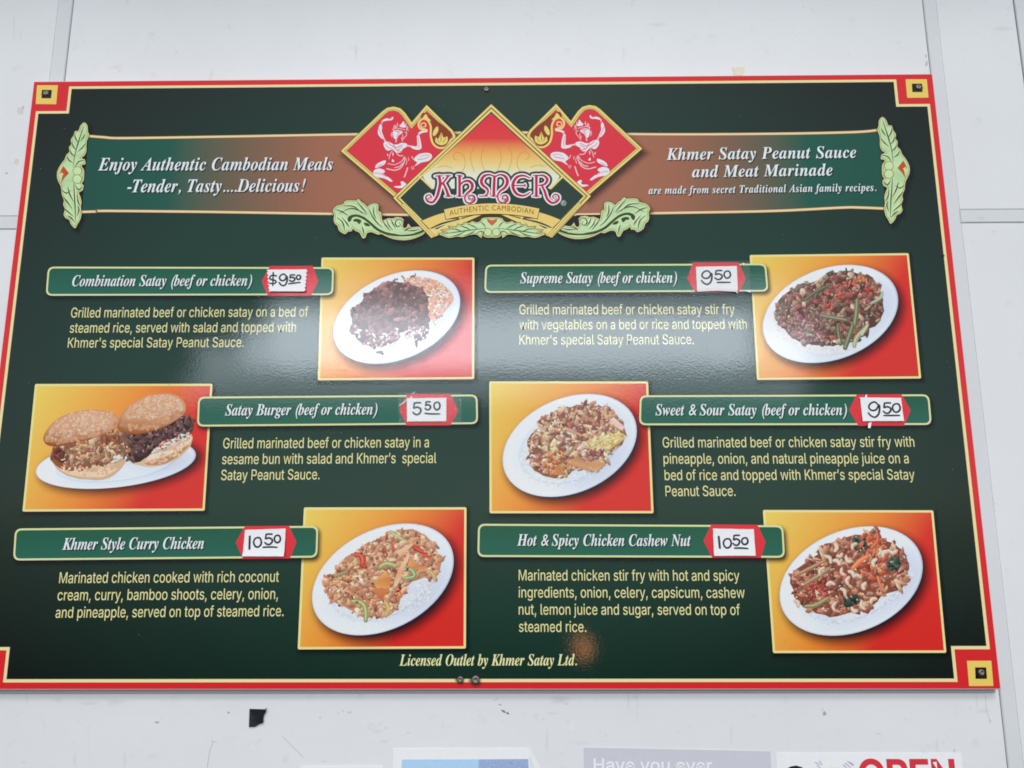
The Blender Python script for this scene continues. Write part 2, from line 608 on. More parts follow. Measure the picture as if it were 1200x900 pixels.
# ------------------------------------------------------------------ lettering
# glyph outlines: character: (advance, [outline, ...]); outline = x0, y0, x1, y1 ... in 1/500 em
GLYPHS = {
 'sans': {
  ' ': (188, []),
  "'": (206, [[39,159,35,254,68,254,64,159]]),
  ',': (188, [[19,-60,34,36,68,36,42,-60]]),
  '.': (188, [[42,-1,31,4,26,15,26,27,31,37,42,43,54,43,64,37,70,27,70,15,64,4,54,-1]]),
  'G': (520, [[134,-3,113,-2,93,4,75,13,59,25,45,40,35,58,27,78,22,102,20,127,22,153,27,176,35,197,45,215,59,230,74,242,92,251,112,256,146,257,170,252,192,242,210,227,225,208,234,186,237,174,204,174,189,203,172,218,150,226,133,228,118,227,104,223,92,216,80,207,70,196,62,182,57,166,53,148,53,107,57,88,63,72,71,59,81,47,92,38,105,32,119,28,148,27,172,36,191,51,203,74,207,101,217,100,141,100,141,128,239,128,237,80,233,62,225,45,215,31,203,19,188,9,172,2,154,-2]]),
  'K': (467, [[52,73,52,108,106,172,182,254,224,254], [30,0,30,254,62,254,62,0], [186,0,94,130,114,155,224,0]]),
  'M': (628, [[30,0,30,254,76,254,161,24,154,24,176,94,238,254,284,254,284,0,252,0,254,221,228,145,171,0,143,0,56,229,59,229,61,0]]),
  'P': (445, [[30,0,30,254,136,253,152,250,166,244,178,236,187,226,195,215,203,189,203,159,195,133,187,121,178,112,166,104,152,98,136,94,55,93,55,121,129,122,149,128,162,139,170,155,172,174,170,193,162,208,148,219,129,225,62,226,62,0]]),
  'S': (447, [[94,-3,64,5,41,20,32,30,25,42,19,68,52,68,57,51,68,38,83,29,112,25,133,27,151,34,165,46,172,61,172,77,166,89,148,102,72,126,56,135,43,145,34,156,28,170,26,186,27,200,31,213,37,224,57,242,83,254,114,258,145,254,170,242,189,224,195,213,200,189,169,189,166,201,160,211,151,219,140,225,127,228,102,229,84,224,70,215,61,203,58,188,61,173,78,158,164,128,186,113,197,99,203,80,203,56,199,43,193,32,185,21,174,13,162,5,147,0,130,-3]]),
  'a': (389, [[68,-4,47,2,30,14,19,32,15,54,18,73,26,87,46,100,133,117,137,123,136,142,130,153,120,161,98,165,75,161,55,146,50,137,20,146,32,165,48,179,66,188,104,192,135,184,150,175,161,160,168,139,168,0,138,0,138,26,121,8,100,-2], [96,23,114,29,127,40,135,54,138,69,138,95,61,77,52,70,47,59,48,41,59,29,78,23]]),
  'b': (424, [[104,-3,86,2,59,29,56,29,56,0,26,0,26,254,57,254,57,160,79,182,94,190,115,192,130,191,144,187,156,180,168,171,177,160,185,146,191,131,195,94,191,58,185,42,177,29,168,17,157,8,144,1,130,-3], [121,24,140,33,153,48,161,70,164,95,161,120,153,140,140,156,121,164,99,164,81,156,67,141,59,120,56,95,59,69,67,48,81,32,99,24]]),
  'c': (396, [[87,-3,72,1,58,8,46,17,36,29,28,43,22,58,18,75,18,113,22,130,28,146,36,159,46,171,58,180,72,187,87,191,122,191,146,182,165,167,178,146,181,138,151,131,139,152,116,164,92,164,81,161,65,148,54,129,49,106,49,81,54,59,65,40,81,28,110,24,135,33,150,54,152,59,181,51,171,28,153,11,130,0,113,-4]]),
  'd': (424, [[82,-3,68,1,56,8,44,17,35,29,27,42,22,58,17,94,22,131,27,146,35,160,45,171,56,180,69,187,83,191,109,192,126,186,153,160,155,254,186,254,186,0,156,0,156,29,153,29,139,11,118,-1,109,-3], [113,24,132,32,145,48,153,69,156,95,153,120,145,141,132,156,113,164,91,164,72,156,59,140,51,120,48,95,51,70,59,48,73,33,91,24]]),
  'e': (404, [[88,-3,73,1,58,8,46,17,36,29,28,42,22,58,18,75,18,112,22,129,28,145,36,159,46,170,58,180,71,187,86,191,113,192,133,187,151,177,167,162,179,141,185,113,186,85,37,85,37,110,169,110,155,101,152,124,144,143,131,157,113,164,92,164,73,157,59,143,51,125,48,105,49,75,55,53,67,37,85,26,114,23,133,29,147,41,153,53,182,45,174,27,160,13,141,2,119,-3]]),
  'f': (254, [[114,190,114,164,3,164,3,190], [40,0,41,226,48,243,60,255,76,262,121,260,114,234,97,237,82,234,74,225,71,209,71,0]]),
  'g': (425, [[90,-75,67,-70,49,-61,30,-42,25,-35,51,-20,65,-37,85,-47,103,-49,118,-47,130,-44,141,-38,149,-29,154,-17,156,34,133,12,118,5,97,2,83,4,69,7,56,13,45,22,35,32,28,45,22,60,18,77,18,114,22,131,27,147,35,160,45,171,56,180,69,187,83,191,109,192,127,186,154,159,157,190,186,190,185,-20,181,-33,175,-45,167,-54,145,-68,118,-74], [113,30,132,38,145,51,153,71,156,96,153,121,145,141,132,156,114,164,91,164,73,156,59,141,51,120,48,96,51,72,59,52,73,38,91,30]]),
  'h': (410, [[57,0,26,0,26,254,57,254,57,144,51,144,58,159,66,172,76,181,87,187,100,191,126,191,148,184,164,170,175,149,179,120,179,0,148,0,147,131,143,143,136,152,128,159,117,163,96,164,80,159,68,148,60,133,58,124]]),
  'i': (167, [[26,0,26,190,57,190,57,0], [36,222,27,227,21,236,21,247,27,256,36,261,47,261,57,256,62,247,62,236,57,227,47,222]]),
  'j': (167, [[26,190,57,190,56,-26,51,-45,40,-59,24,-68,-5,-71,-5,-43,9,-43,20,-36,26,-23], [36,222,27,227,21,236,21,247,27,256,36,261,47,261,57,256,62,247,62,236,57,227,47,222]]),
  'k': (381, [[55,68,55,106,60,106,142,190,180,190,92,100,89,100], [26,0,26,254,57,254,57,0], [147,0,74,93,96,114,186,0]]),
  'l': (189, [[56,0,45,4,37,10,31,19,27,29,26,254,57,254,58,35,63,28,85,27,90,1,73,-1]]),
  'm': (610, [[26,0,26,190,56,190,57,157,66,173,79,184,102,193,123,192,134,187,144,180,151,171,157,160,160,147,156,147,163,164,175,178,190,187,208,192,229,192,249,186,264,173,275,154,278,128,278,0,248,0,247,139,243,149,236,156,219,164,201,165,187,160,177,151,170,139,168,124,168,0,137,0,136,140,132,148,126,156,110,164,92,165,73,156,63,145,58,129,57,0]]),
  'n': (410, [[57,0,26,0,26,190,56,190,56,144,51,144,58,159,66,172,76,181,87,187,100,191,126,191,147,184,164,170,175,149,179,120,179,0,148,0,147,131,143,143,136,152,128,159,117,163,96,164,80,159,68,148,60,133,58,124]]),
  'o': (415, [[104,-4,87,-3,72,1,58,8,46,17,36,29,28,43,22,58,18,75,18,113,22,130,28,146,36,159,46,171,58,180,72,187,87,191,104,192,120,191,136,187,149,180,161,171,171,159,180,146,186,130,189,113,189,75,186,58,180,43,171,29,161,17,149,8,136,1,120,-3], [116,24,126,28,143,40,154,59,159,81,159,106,154,129,143,148,126,161,104,165,81,161,65,148,54,129,49,106,49,81,54,59,65,40,81,28,92,24]]),
  'p': (424, [[26,-71,26,190,56,190,56,160,59,160,73,178,94,190,115,192,130,191,144,187,156,180,168,171,177,160,185,146,191,131,195,94,191,58,185,42,177,29,168,17,157,8,144,1,130,-3,104,-3,86,2,59,29,57,-71], [121,24,140,33,153,48,161,70,164,95,161,120,153,140,140,156,121,164,99,164,81,156,67,141,59,120,56,95,59,69,67,48,81,32,99,24]]),
  'r': (259, [[26,0,26,190,56,190,56,160,68,177,85,188,120,192,122,161,95,162,80,157,67,148,60,135,57,118,57,0]]),
  's': (365, [[78,-3,56,2,38,12,25,27,18,47,47,53,55,36,70,26,91,23,113,26,129,37,133,44,133,58,127,68,115,75,59,90,46,96,36,104,29,113,25,124,24,147,33,166,48,180,69,189,94,192,117,190,136,182,149,170,159,154,162,145,134,139,127,152,114,163,94,166,74,163,59,153,56,146,55,132,62,122,76,114,131,100,143,93,153,86,160,76,164,66,165,43,156,24,140,9,118,-1,105,-3]]),
  't': (227, [[102,190,102,164,3,164,3,190], [32,236,63,236,64,41,68,31,78,26,101,27,107,1,84,-2,69,-1,56,4,46,11,38,20,34,32,32,46]]),
  'u': (410, [[79,-2,57,5,41,20,30,41,26,69,26,190,57,190,58,58,62,47,68,37,77,31,88,26,109,26,125,31,137,41,145,57,148,76,148,190,179,190,179,0,149,0,149,46,154,46,147,30,139,18,129,8,117,2,105,-1]]),
  'v': (389, [[81,0,9,190,42,190,103,10,92,10,112,78,152,190,186,190,113,0]]),
  'w': (567, [[69,0,11,190,44,190,88,21,82,21,103,107,126,190,158,190,201,21,196,21,217,107,240,190,272,190,215,0,184,0,138,169,145,169,99,0]]),
  'y': (389, [[24,-69,31,-43,52,-44,65,-37,75,-18,81,-1,9,190,42,190,103,10,92,10,112,78,153,190,186,190,98,-38,83,-59,62,-70]]),
  '’': (177, [[26,159,41,254,75,254,49,159]]),
 },
 'serif': {
  ' ': (278, []),
  '!': (271, [[95,251,90,218,83,114,85,104,90,101,96,104,109,132,150,251,161,313,157,337,144,346,126,337,111,313], [80,56,64,51,51,41,44,26,44,10,53,0,67,-5,83,0,96,10,104,26,103,41,94,51]]),
  '&': (625, [[285,170,254,131,236,115,200,170,243,200,269,229,283,261,280,298,257,325,217,335,169,325,132,297,112,256,112,227,120,200,133,177,85,148,50,115,31,77,34,35,58,6,99,-5,132,0,172,16,218,47,247,0,310,0,259,80,289,110,314,140,334,170], [196,81,167,60,140,46,114,41,95,46,83,59,80,77,92,101,117,122,154,145], [161,261,170,277,186,289,205,293,225,288,236,276,237,258,230,241,212,223,180,203,169,219,162,239]]),
  '(': (323, [[109,116,136,202,177,279,232,347,205,347,139,280,88,200,58,116,51,32,67,-48,104,-115,130,-115,105,-47,98,30]]),
  ')': (323, [[104,116,77,30,36,-47,-19,-115,7,-115,74,-48,125,32,155,116,162,200,146,280,109,347,82,347,108,279,115,202]]),
  ',': (219, [[17,-59,53,-42,78,-16,91,13,92,39,83,55,66,62,50,58,37,48,30,33,30,19,37,9,49,5,45,-15,35,-34,19,-50]]),
  '-': (323, [[171,134,49,134,39,87,161,87]]),
  '.': (219, [[67,56,51,51,38,41,30,26,31,10,39,0,54,-5,70,0,83,10,90,26,89,41,81,51]]),
  'A': (625, [[-51,0,-51,13,-36,15,-23,23,-10,36,241,344,255,344,243,59,248,34,263,18,289,13,289,0,133,0,133,13,148,15,160,21,168,29,175,51,178,105,72,105,21,33,24,22,35,16,53,13,53,0], [89,125,179,125,184,244]]),
  'B': (641, [[-25,0,-25,12,0,15,12,24,25,50,90,301,86,313,75,320,55,324,55,336,165,336,212,334,248,328,275,318,294,304,304,286,308,263,298,225,267,197,215,179,252,161,274,136,282,104,280,86,275,69,267,53,256,38,240,26,220,15,194,7,164,2,128,0], [175,187,196,195,213,208,225,226,232,246,235,271,229,298,214,314,188,319,178,317,170,311,166,302,135,186,147,185], [124,16,147,19,166,28,183,43,196,62,203,84,206,111,198,143,176,163,131,169,96,33,99,24,108,18]]),
  'C': (655, [[151,-9,124,-7,99,-1,78,8,59,20,44,35,31,53,22,74,17,97,15,123,16,147,20,171,27,195,37,219,48,241,62,262,78,281,95,298,115,313,146,331,179,341,214,345,260,340,303,331,310,332,316,337,321,345,335,345,313,230,299,231,297,260,291,284,281,303,267,316,250,324,230,327,207,324,186,314,165,299,146,276,129,248,113,214,101,176,93,140,91,106,93,80,101,57,113,39,128,26,148,18,171,15,208,22,243,43,274,79,288,68,249,25,204,0]]),
  'D': (720, [[-25,0,-25,12,0,15,12,24,25,50,89,292,89,307,86,313,75,320,55,324,55,336,188,336,275,320,328,273,346,196,344,169,338,144,329,119,317,95,301,73,267,41,238,22,205,9,165,2,116,0], [147,17,167,23,186,32,203,45,219,60,232,78,244,98,262,144,271,195,273,222,264,277,238,310,195,321,177,318,168,309,162,293,96,39,99,24,108,18,116,16]]),
  'E': (656, [[-25,0,-25,12,0,15,12,24,25,50,90,299,86,313,75,320,55,324,55,336,322,336,303,242,289,242,287,270,280,289,268,303,251,312,228,318,180,318,170,311,164,296,135,187,180,189,202,196,218,208,238,240,251,240,215,102,204,102,203,137,198,150,191,159,179,165,164,168,131,169,95,34,98,24,108,19,151,18,191,25,207,31,223,40,237,51,264,82,277,102,290,102,261,0]]),
  'H': (756, [[-25,0,-25,12,0,15,12,24,25,50,90,301,86,313,74,321,55,324,55,336,211,336,211,324,185,320,174,311,162,285,135,188,254,188,281,293,281,308,273,318,257,323,246,324,246,336,403,336,403,324,378,320,367,313,354,288,289,36,292,22,303,15,324,12,324,0,167,0,167,12,192,15,204,24,217,50,248,165,128,165,97,35,100,23,112,15,132,12,132,0]]),
  'K': (635, [[-25,0,-25,12,0,15,12,24,25,50,90,299,86,313,75,320,55,324,55,336,211,336,211,324,185,320,174,311,162,285,133,180,134,178,248,281,261,297,266,308,263,316,254,321,239,325,239,336,342,336,342,324,327,320,290,292,190,199,272,26,283,17,300,13,300,0,160,0,160,13,182,15,190,20,192,30,181,61,133,163,130,165,127,160,97,35,100,22,111,15,132,12,132,0]]),
  'L': (633, [[-25,0,-25,12,0,15,12,24,25,50,89,292,89,306,81,317,65,323,54,324,54,336,211,336,211,324,185,319,173,310,161,285,96,32,97,27,126,18,171,20,198,26,222,37,243,53,261,74,277,100,293,100,261,0]]),
  'M': (874, [[140,-8,107,270,47,35,50,22,61,15,82,12,82,0,-26,0,-26,12,-1,15,11,24,24,50,88,292,88,307,80,318,65,323,54,324,54,336,167,336,196,98,350,336,463,336,463,324,437,320,426,311,413,285,349,35,352,23,364,15,384,12,384,0,227,0,227,12,254,16,265,24,281,64,338,279,154,-8]]),
  'N': (697, [[231,-8,104,262,46,35,50,23,62,15,82,12,82,0,-26,0,-26,12,-1,15,11,24,20,39,87,295,83,310,78,316,60,322,48,324,48,336,147,336,252,103,304,296,303,307,296,317,280,323,269,324,269,336,376,336,376,324,351,320,339,312,326,285,246,-8]]),
  'O': (712, [[133,-9,99,-5,70,6,46,24,28,49,18,79,14,115,16,139,20,164,28,188,39,213,52,236,67,258,84,278,103,296,123,312,155,330,188,341,223,345,257,341,287,330,311,312,329,288,339,258,343,224,342,199,337,174,330,149,319,124,307,101,292,79,274,58,255,40,235,24,202,6,168,-5], [137,10,159,13,179,25,199,45,217,72,233,106,249,147,260,189,268,227,270,261,269,280,264,297,257,310,246,319,234,325,219,327,206,325,194,321,170,303,148,275,125,236,107,190,94,143,87,97,87,56,92,40,99,27,109,17,122,11]]),
  'P': (609, [[-25,0,-25,12,0,15,12,24,25,50,90,301,86,313,75,320,55,324,55,336,193,336,255,327,293,301,305,258,303,240,297,223,288,207,275,193,259,181,241,172,217,165,185,161,128,160,97,35,100,22,111,15,132,12,132,0], [173,180,194,188,211,202,223,220,230,243,232,270,227,297,212,313,188,319,175,316,168,309,133,178,143,177]]),
  'S': (549, [[115,-9,94,-7,29,11,18,7,7,-6,-7,-6,20,108,34,108,36,75,42,52,53,33,67,20,86,12,108,10,129,14,148,25,161,42,169,62,169,82,163,100,141,127,73,192,61,210,54,229,52,251,54,268,58,284,66,299,76,312,88,323,102,332,118,339,136,343,174,343,233,329,241,331,248,335,255,343,268,343,244,240,230,240,229,265,222,291,208,310,189,323,167,327,153,325,141,320,130,312,121,301,116,288,114,274,118,255,138,228,195,175,218,145,226,129,230,112,232,94,229,64,218,39,201,19,178,4,149,-5]]),
  'T': (600, [[33,0,33,13,56,16,64,20,76,34,153,318,125,316,107,310,89,299,73,285,59,267,48,246,35,246,54,336,326,336,311,240,297,240,288,283,266,309,228,318,153,34,156,22,167,16,188,13,188,0]]),
  'a': (500, [[40,-7,25,-5,12,1,1,10,-7,23,-12,37,-14,55,-9,91,4,128,24,164,49,194,62,206,84,219,104,228,123,231,141,227,153,216,160,198,168,226,221,226,170,42,173,31,178,30,187,34,199,46,212,65,223,58,198,22,172,1,147,-7,129,-3,119,8,119,50,121,56,96,21,83,9,69,0,55,-5], [69,31,84,35,100,50,120,83,140,137,148,185,145,198,139,206,128,209,121,208,105,196,81,163,52,86,49,60,51,44,58,34]]),
  'b': (480, [[46,-7,16,1,-4,14,-9,23,68,307,65,316,58,321,36,323,36,336,141,350,96,190,117,212,139,226,163,231,178,229,191,223,202,213,210,200,215,184,217,165,212,129,198,92,176,58,149,29,134,17,109,4,84,-4], [68,11,86,16,103,29,126,60,148,114,155,154,155,175,150,188,140,195,133,196,121,193,109,186,90,155,72,103,52,25,54,17,59,13]]),
  'c': (412, [[69,-7,47,-5,28,2,13,14,2,30,-5,49,-7,73,-5,97,1,121,12,145,26,168,44,188,66,206,88,220,111,228,133,231,149,229,164,225,175,217,184,208,189,197,191,186,187,167,176,156,159,152,144,155,134,164,131,177,141,205,139,210,135,214,128,215,120,213,104,201,88,179,67,136,59,104,56,73,57,59,60,47,66,38,73,31,82,27,92,26,112,31,132,46,152,72,166,62,137,24,104,1]]),
  'd': (498, [[41,-7,26,-5,13,1,3,11,-5,24,-10,41,-11,77,-3,110,12,143,32,175,58,203,79,218,101,227,122,231,135,229,147,225,159,219,181,304,178,316,169,321,153,322,153,336,255,350,171,38,172,33,177,31,185,34,210,66,221,58,183,10,172,0,160,-5,148,-7,131,-3,120,8,117,26,122,57,97,21,84,9,71,0,56,-5], [79,32,95,43,116,74,143,142,150,186,148,200,142,208,132,211,119,206,96,183,70,135,52,81,50,50,56,38,65,32]]),
  'e': (401, [[65,-7,44,-5,27,2,12,14,1,30,-6,50,-8,73,-7,91,-3,109,13,146,37,179,66,206,82,216,98,224,114,229,131,231,147,229,160,225,171,218,179,209,184,198,186,185,182,165,171,147,154,129,129,114,97,101,59,93,56,66,60,45,65,37,72,31,81,28,91,27,109,31,127,46,146,71,160,62,133,24,102,1], [62,109,92,120,116,137,134,158,143,182,143,200,139,209,132,213,116,211,105,202,94,188,82,167,71,141]]),
  'f': (288, [[-49,-104,-61,-102,-72,-98,-81,-92,-88,-84,-92,-74,-92,-55,-86,-43,-75,-36,-61,-36,-51,-42,-45,-52,-46,-69,-52,-78,-52,-84,-44,-87,-31,-82,-20,-68,-6,-34,19,78,45,205,10,205,14,226,49,226,61,264,76,295,94,319,113,336,135,347,158,350,173,349,186,345,196,339,204,331,208,322,210,311,207,296,198,287,184,284,172,287,163,296,160,312,168,329,164,334,160,335,150,332,141,323,133,309,116,260,108,226,150,226,147,205,105,205,69,44,48,-21,36,-47,23,-67,8,-83,-8,-95,-28,-101]]),
  'g': (444, [[58,-104,29,-102,6,-97,-13,-88,-27,-77,-35,-64,-38,-50,-36,-38,-31,-28,-23,-19,5,-3,25,4,10,15,1,26,-2,38,3,54,17,69,43,85,22,101,10,119,7,141,8,156,13,171,21,185,31,198,44,209,59,218,75,225,93,229,111,231,137,228,160,220,182,206,225,206,223,185,195,185,197,168,195,151,190,136,182,122,171,109,158,98,143,90,126,83,107,79,62,79,50,68,49,62,51,57,58,51,135,24,154,13,168,-3,172,-15,174,-27,172,-41,167,-55,159,-67,147,-77,134,-86,118,-94,99,-99], [87,93,95,94,103,99,119,116,130,140,137,168,138,184,135,200,128,211,116,214,107,212,99,208,83,190,71,165,65,137,64,122,67,106,74,96], [63,-87,79,-86,93,-82,105,-76,114,-68,119,-59,121,-49,119,-39,113,-31,103,-24,45,-3,23,-16,10,-30,6,-46,7,-57,13,-67,22,-75,34,-82,48,-86]]),
  'h': (532, [[156,-7,138,-3,127,10,123,31,145,114,166,184,165,189,162,193,157,194,138,188,118,169,98,138,77,97,61,51,47,0,-14,0,67,304,65,316,57,321,36,322,36,336,140,350,86,147,121,194,137,210,153,221,170,228,188,231,209,226,221,214,226,193,219,154,183,44,184,37,187,33,191,32,200,37,212,50,228,73,239,67,211,26,184,1]]),
  'i': (289, [[89,278,75,286,66,301,66,318,75,333,89,341,107,341,121,333,130,318,130,301,121,286,107,278], [37,-6,17,-2,10,4,5,11,1,35,40,189,37,197,30,201,15,203,14,216,112,231,62,41,66,33,71,32,80,35,91,47,106,67,116,60,90,23,64,1]]),
  'j': (265, [[92,278,77,286,69,301,69,318,77,333,92,341,110,341,124,333,133,318,133,301,124,286,110,278], [-49,-105,-63,-103,-75,-100,-86,-93,-93,-85,-98,-75,-99,-56,-93,-44,-81,-37,-67,-37,-56,-43,-50,-53,-51,-69,-58,-82,-54,-87,-40,-86,-34,-82,-23,-63,-13,-32,43,189,40,197,33,201,17,203,16,216,114,231,61,24,49,-16,35,-48,19,-73,0,-91,-23,-101]]),
  'k': (481, [[152,-7,137,-5,125,3,115,15,106,34,97,65,89,107,72,94,47,0,-14,0,67,304,65,316,57,321,36,322,36,336,140,350,79,123,142,174,157,192,158,204,153,210,135,213,135,226,237,226,237,213,212,206,141,150,158,59,164,43,171,34,179,31,188,34,197,45,206,62,218,57,197,21,175,0]]),
  'l': (258, [[30,-7,10,-3,2,3,-3,10,-7,40,65,309,62,316,55,321,39,323,39,335,136,350,54,40,58,32,62,31,72,34,83,46,98,66,108,59,81,22,69,9,57,0,44,-5]]),
  'm': (781, [[283,-6,264,-2,253,10,250,31,271,115,293,184,291,190,288,193,283,195,269,191,253,179,237,159,220,131,203,93,171,0,114,0,168,184,167,190,164,193,159,195,150,193,132,182,112,158,91,123,73,80,56,29,49,0,-11,0,38,187,36,197,29,201,14,203,13,216,113,231,87,144,122,193,139,210,156,221,173,228,191,231,211,226,224,214,228,194,223,162,254,201,269,214,283,223,299,229,315,231,335,226,348,214,352,194,345,155,310,45,310,37,313,34,322,34,351,68,362,60,335,23,323,11,310,1,297,-4]]),
  'n': (532, [[159,-7,140,-3,129,10,125,31,135,78,168,184,167,189,164,193,159,194,141,188,122,171,102,142,73,80,56,29,49,0,-11,0,38,187,36,197,29,201,14,203,13,216,113,231,87,144,122,193,139,210,156,221,173,228,191,231,211,226,224,214,228,193,217,142,185,43,186,37,189,33,198,33,219,56,227,67,238,60,210,23,198,10,185,0,172,-5]]),
  'o': (470, [[72,-7,50,-5,31,3,15,15,2,31,-5,50,-8,73,-6,91,4,128,23,163,49,194,80,217,97,224,113,229,131,231,154,228,174,221,191,209,202,193,210,174,212,151,207,115,192,79,170,46,141,18,125,8,108,-1,90,-5], [77,10,85,11,100,23,120,55,146,128,153,179,150,199,142,211,128,215,120,213,105,203,84,171,63,113,52,55,52,44,54,25,63,14]]),
  'p': (491, [[-59,-104,-59,-90,-43,-88,-30,-76,-22,-53,39,188,36,198,28,202,12,204,12,216,108,231,93,180,118,208,144,225,170,231,184,229,197,223,208,214,215,202,220,186,222,167,220,147,210,106,190,67,164,34,134,9,118,0,102,-5,85,-7,73,-6,61,-2,51,5,33,-65,34,-78,40,-86,64,-91,64,-104], [76,11,84,12,101,23,123,53,151,120,159,167,157,182,150,192,140,195,115,185,95,155,77,106,58,28,60,19,66,13]]),
  'r': (388, [[-11,0,38,187,36,197,29,201,14,203,13,216,113,231,85,141,121,201,147,225,166,231,181,227,190,216,193,197,190,179,179,166,164,162,155,164,134,180,123,174,110,158,86,113,56,26,49,0]]),
  's': (376, [[54,-6,11,6,-1,1,-5,-5,-18,-3,-5,81,10,79,17,41,34,18,61,11,76,14,86,23,89,45,81,64,35,127,24,149,21,170,23,186,29,201,40,213,53,222,69,228,86,230,116,226,143,220,154,224,158,229,171,229,160,153,147,154,137,188,121,208,100,215,85,211,75,202,72,190,74,178,81,165,128,103,139,78,142,61,137,37,125,17,106,2,81,-6]]),
  't': (275, [[23,-7,4,-3,-8,9,-8,52,34,204,10,204,10,221,43,238,73,263,100,296,121,296,100,224,139,224,134,204,94,204,50,42,53,32,58,31,67,35,80,48,96,71,107,63,79,24,66,11,52,1,38,-5]]),
  'u': (532, [[35,-7,13,-3,1,10,-4,31,11,97,35,189,32,197,25,201,10,203,9,216,109,231,57,40,58,34,61,31,66,30,84,36,103,54,124,85,144,124,161,171,176,224,235,224,187,43,190,34,199,34,228,68,239,60,212,23,199,10,187,1,174,-5,160,-7,142,-3,135,3,130,10,126,30,135,77,101,30,85,14,69,2,52,-5]]),
  'w': (625, [[36,-8,31,156,23,189,14,201,4,204,-1,204,-2,217,72,231,81,216,88,172,93,98,171,231,183,231,199,65,239,116,258,160,252,172,239,186,235,194,235,210,242,223,255,231,272,230,285,222,292,206,293,197,281,153,244,93,161,-7,147,-8,134,133,51,-7]]),
  'y': (419, [[-33,-104,-50,-96,-58,-82,-59,-66,-51,-54,-38,-46,-24,-47,15,-64,28,-58,56,-23,62,-5,18,200,7,206,-7,206,-7,219,63,231,70,226,77,212,110,56,134,101,148,135,153,157,151,164,131,184,127,191,126,208,134,222,147,230,165,230,179,222,186,207,186,188,167,131,118,35,68,-39,41,-69,15,-91,2,-99,-10,-103]]),
 },
 'caps': {
  'A': (667, [[181,343,147,343,0,0,50,0,93,101,238,101,284,0,334,0], [163,268,218,145,112,145]]),
  'U': (708, [[324,341,275,341,275,143,273,113,267,88,254,68,234,54,207,44,174,41,146,44,121,53,100,70,88,86,81,108,80,140,80,341,31,341,31,129,51,53,104,9,173,-5,257,13,307,61,324,134]]),
  'T': (604, [[294,341,9,341,9,297,127,297,127,0,176,0,176,297,294,297]]),
  'H': (729, [[327,341,278,341,278,193,87,193,87,341,38,341,38,0,87,0,87,149,278,149,278,0,327,0]]),
  'E': (500, [[231,341,38,341,38,0,236,0,236,44,87,44,87,150,226,150,226,194,87,194,87,297,231,297]]),
  'N': (781, [[353,341,307,341,307,77,76,341,37,341,37,0,83,0,83,263,311,0,353,0]]),
  'I': (250, [[87,341,38,341,38,0,87,0]]),
  'C': (708, [[328,318,285,333,247,343,211,346,114,322,48,258,24,166,43,90,103,24,208,-5,256,-1,296,10,332,26,332,79,292,58,252,45,213,41,140,57,92,102,75,170,92,237,141,283,211,301,249,297,288,285,328,265]]),
  'M': (781, [[355,341,309,341,196,201,83,341,37,341,37,0,86,0,86,266,192,134,200,134,305,266,306,0,355,0]]),
  'B': (563, [[38,0,155,0,223,14,260,49,272,91,262,132,233,163,190,180,219,198,236,223,242,254,231,296,196,328,137,341,38,341], [87,297,132,297,167,290,186,273,191,250,183,219,159,201,119,195,87,195], [87,151,146,151,188,144,213,126,221,98,215,73,192,52,148,44,87,44]]),
  'O': (823, [[23,171,45,84,108,20,205,-5,304,20,367,84,389,171,366,258,303,321,206,346,109,321,45,258], [73,171,90,238,137,283,206,301,274,283,321,238,339,171,321,104,274,58,206,41,137,58,90,104]]),
  'D': (750, [[38,0,171,0,268,25,330,87,352,171,333,250,274,315,171,341,38,341], [87,297,163,297,241,279,287,234,302,171,291,119,250,67,165,44,87,44]]),
  ' ': (278, []),
  'R': (604, [[39,341,39,0,88,0,88,148,108,148,133,143,161,121,199,70,244,0,302,0,256,68,231,106,207,138,180,162,211,181,230,210,237,246,223,296,184,329,125,341], [88,299,119,299,157,293,179,275,186,248,181,220,160,200,119,192,88,192]]),
  '®': (740, [[104,78,136,78,136,162,155,162,176,158,193,143,232,78,271,78,231,140,216,156,201,166,230,176,250,195,257,224,251,247,230,267,192,276,104,276], [136,190,136,249,188,249,206,245,218,235,223,220,218,203,204,193,182,190], [339,180,317,102,262,47,185,26,107,47,52,102,31,180,52,258,107,313,185,334,262,313,317,258], [369,180,344,273,278,339,185,364,91,339,26,273,1,180,26,87,91,21,185,-5,278,21,344,87]]),
 },
 'bold': {
  'H': (517, [[30,0,30,254,62,254,62,144,196,144,196,254,228,254,228,0,196,0,196,116,62,116,62,0]]),
  'a': (389, [[68,-4,47,2,30,14,19,32,15,54,18,73,26,87,46,100,133,117,137,123,136,142,130,153,120,161,98,165,75,161,55,146,50,137,20,146,32,165,48,179,66,188,104,192,135,184,150,175,161,160,168,139,168,0,138,0,138,26,121,8,100,-2], [96,23,114,29,127,40,135,54,138,69,138,95,61,77,52,70,47,59,48,41,59,29,78,23]]),
  'v': (389, [[81,0,9,190,42,190,103,10,92,10,112,78,152,190,186,190,113,0]]),
  'e': (404, [[88,-3,73,1,58,8,46,17,36,29,28,42,22,58,18,75,18,112,22,129,28,145,36,159,46,170,58,180,71,187,86,191,113,192,133,187,151,177,167,162,179,141,185,113,186,85,37,85,37,110,169,110,155,101,152,124,144,143,131,157,113,164,92,164,73,157,59,143,51,125,48,105,49,75,55,53,67,37,85,26,114,23,133,29,147,41,153,53,182,45,174,27,160,13,141,2,119,-3]]),
  'y': (389, [[24,-69,31,-43,52,-44,65,-37,75,-18,81,-1,9,190,42,190,103,10,92,10,112,78,153,190,186,190,98,-38,83,-59,62,-70]]),
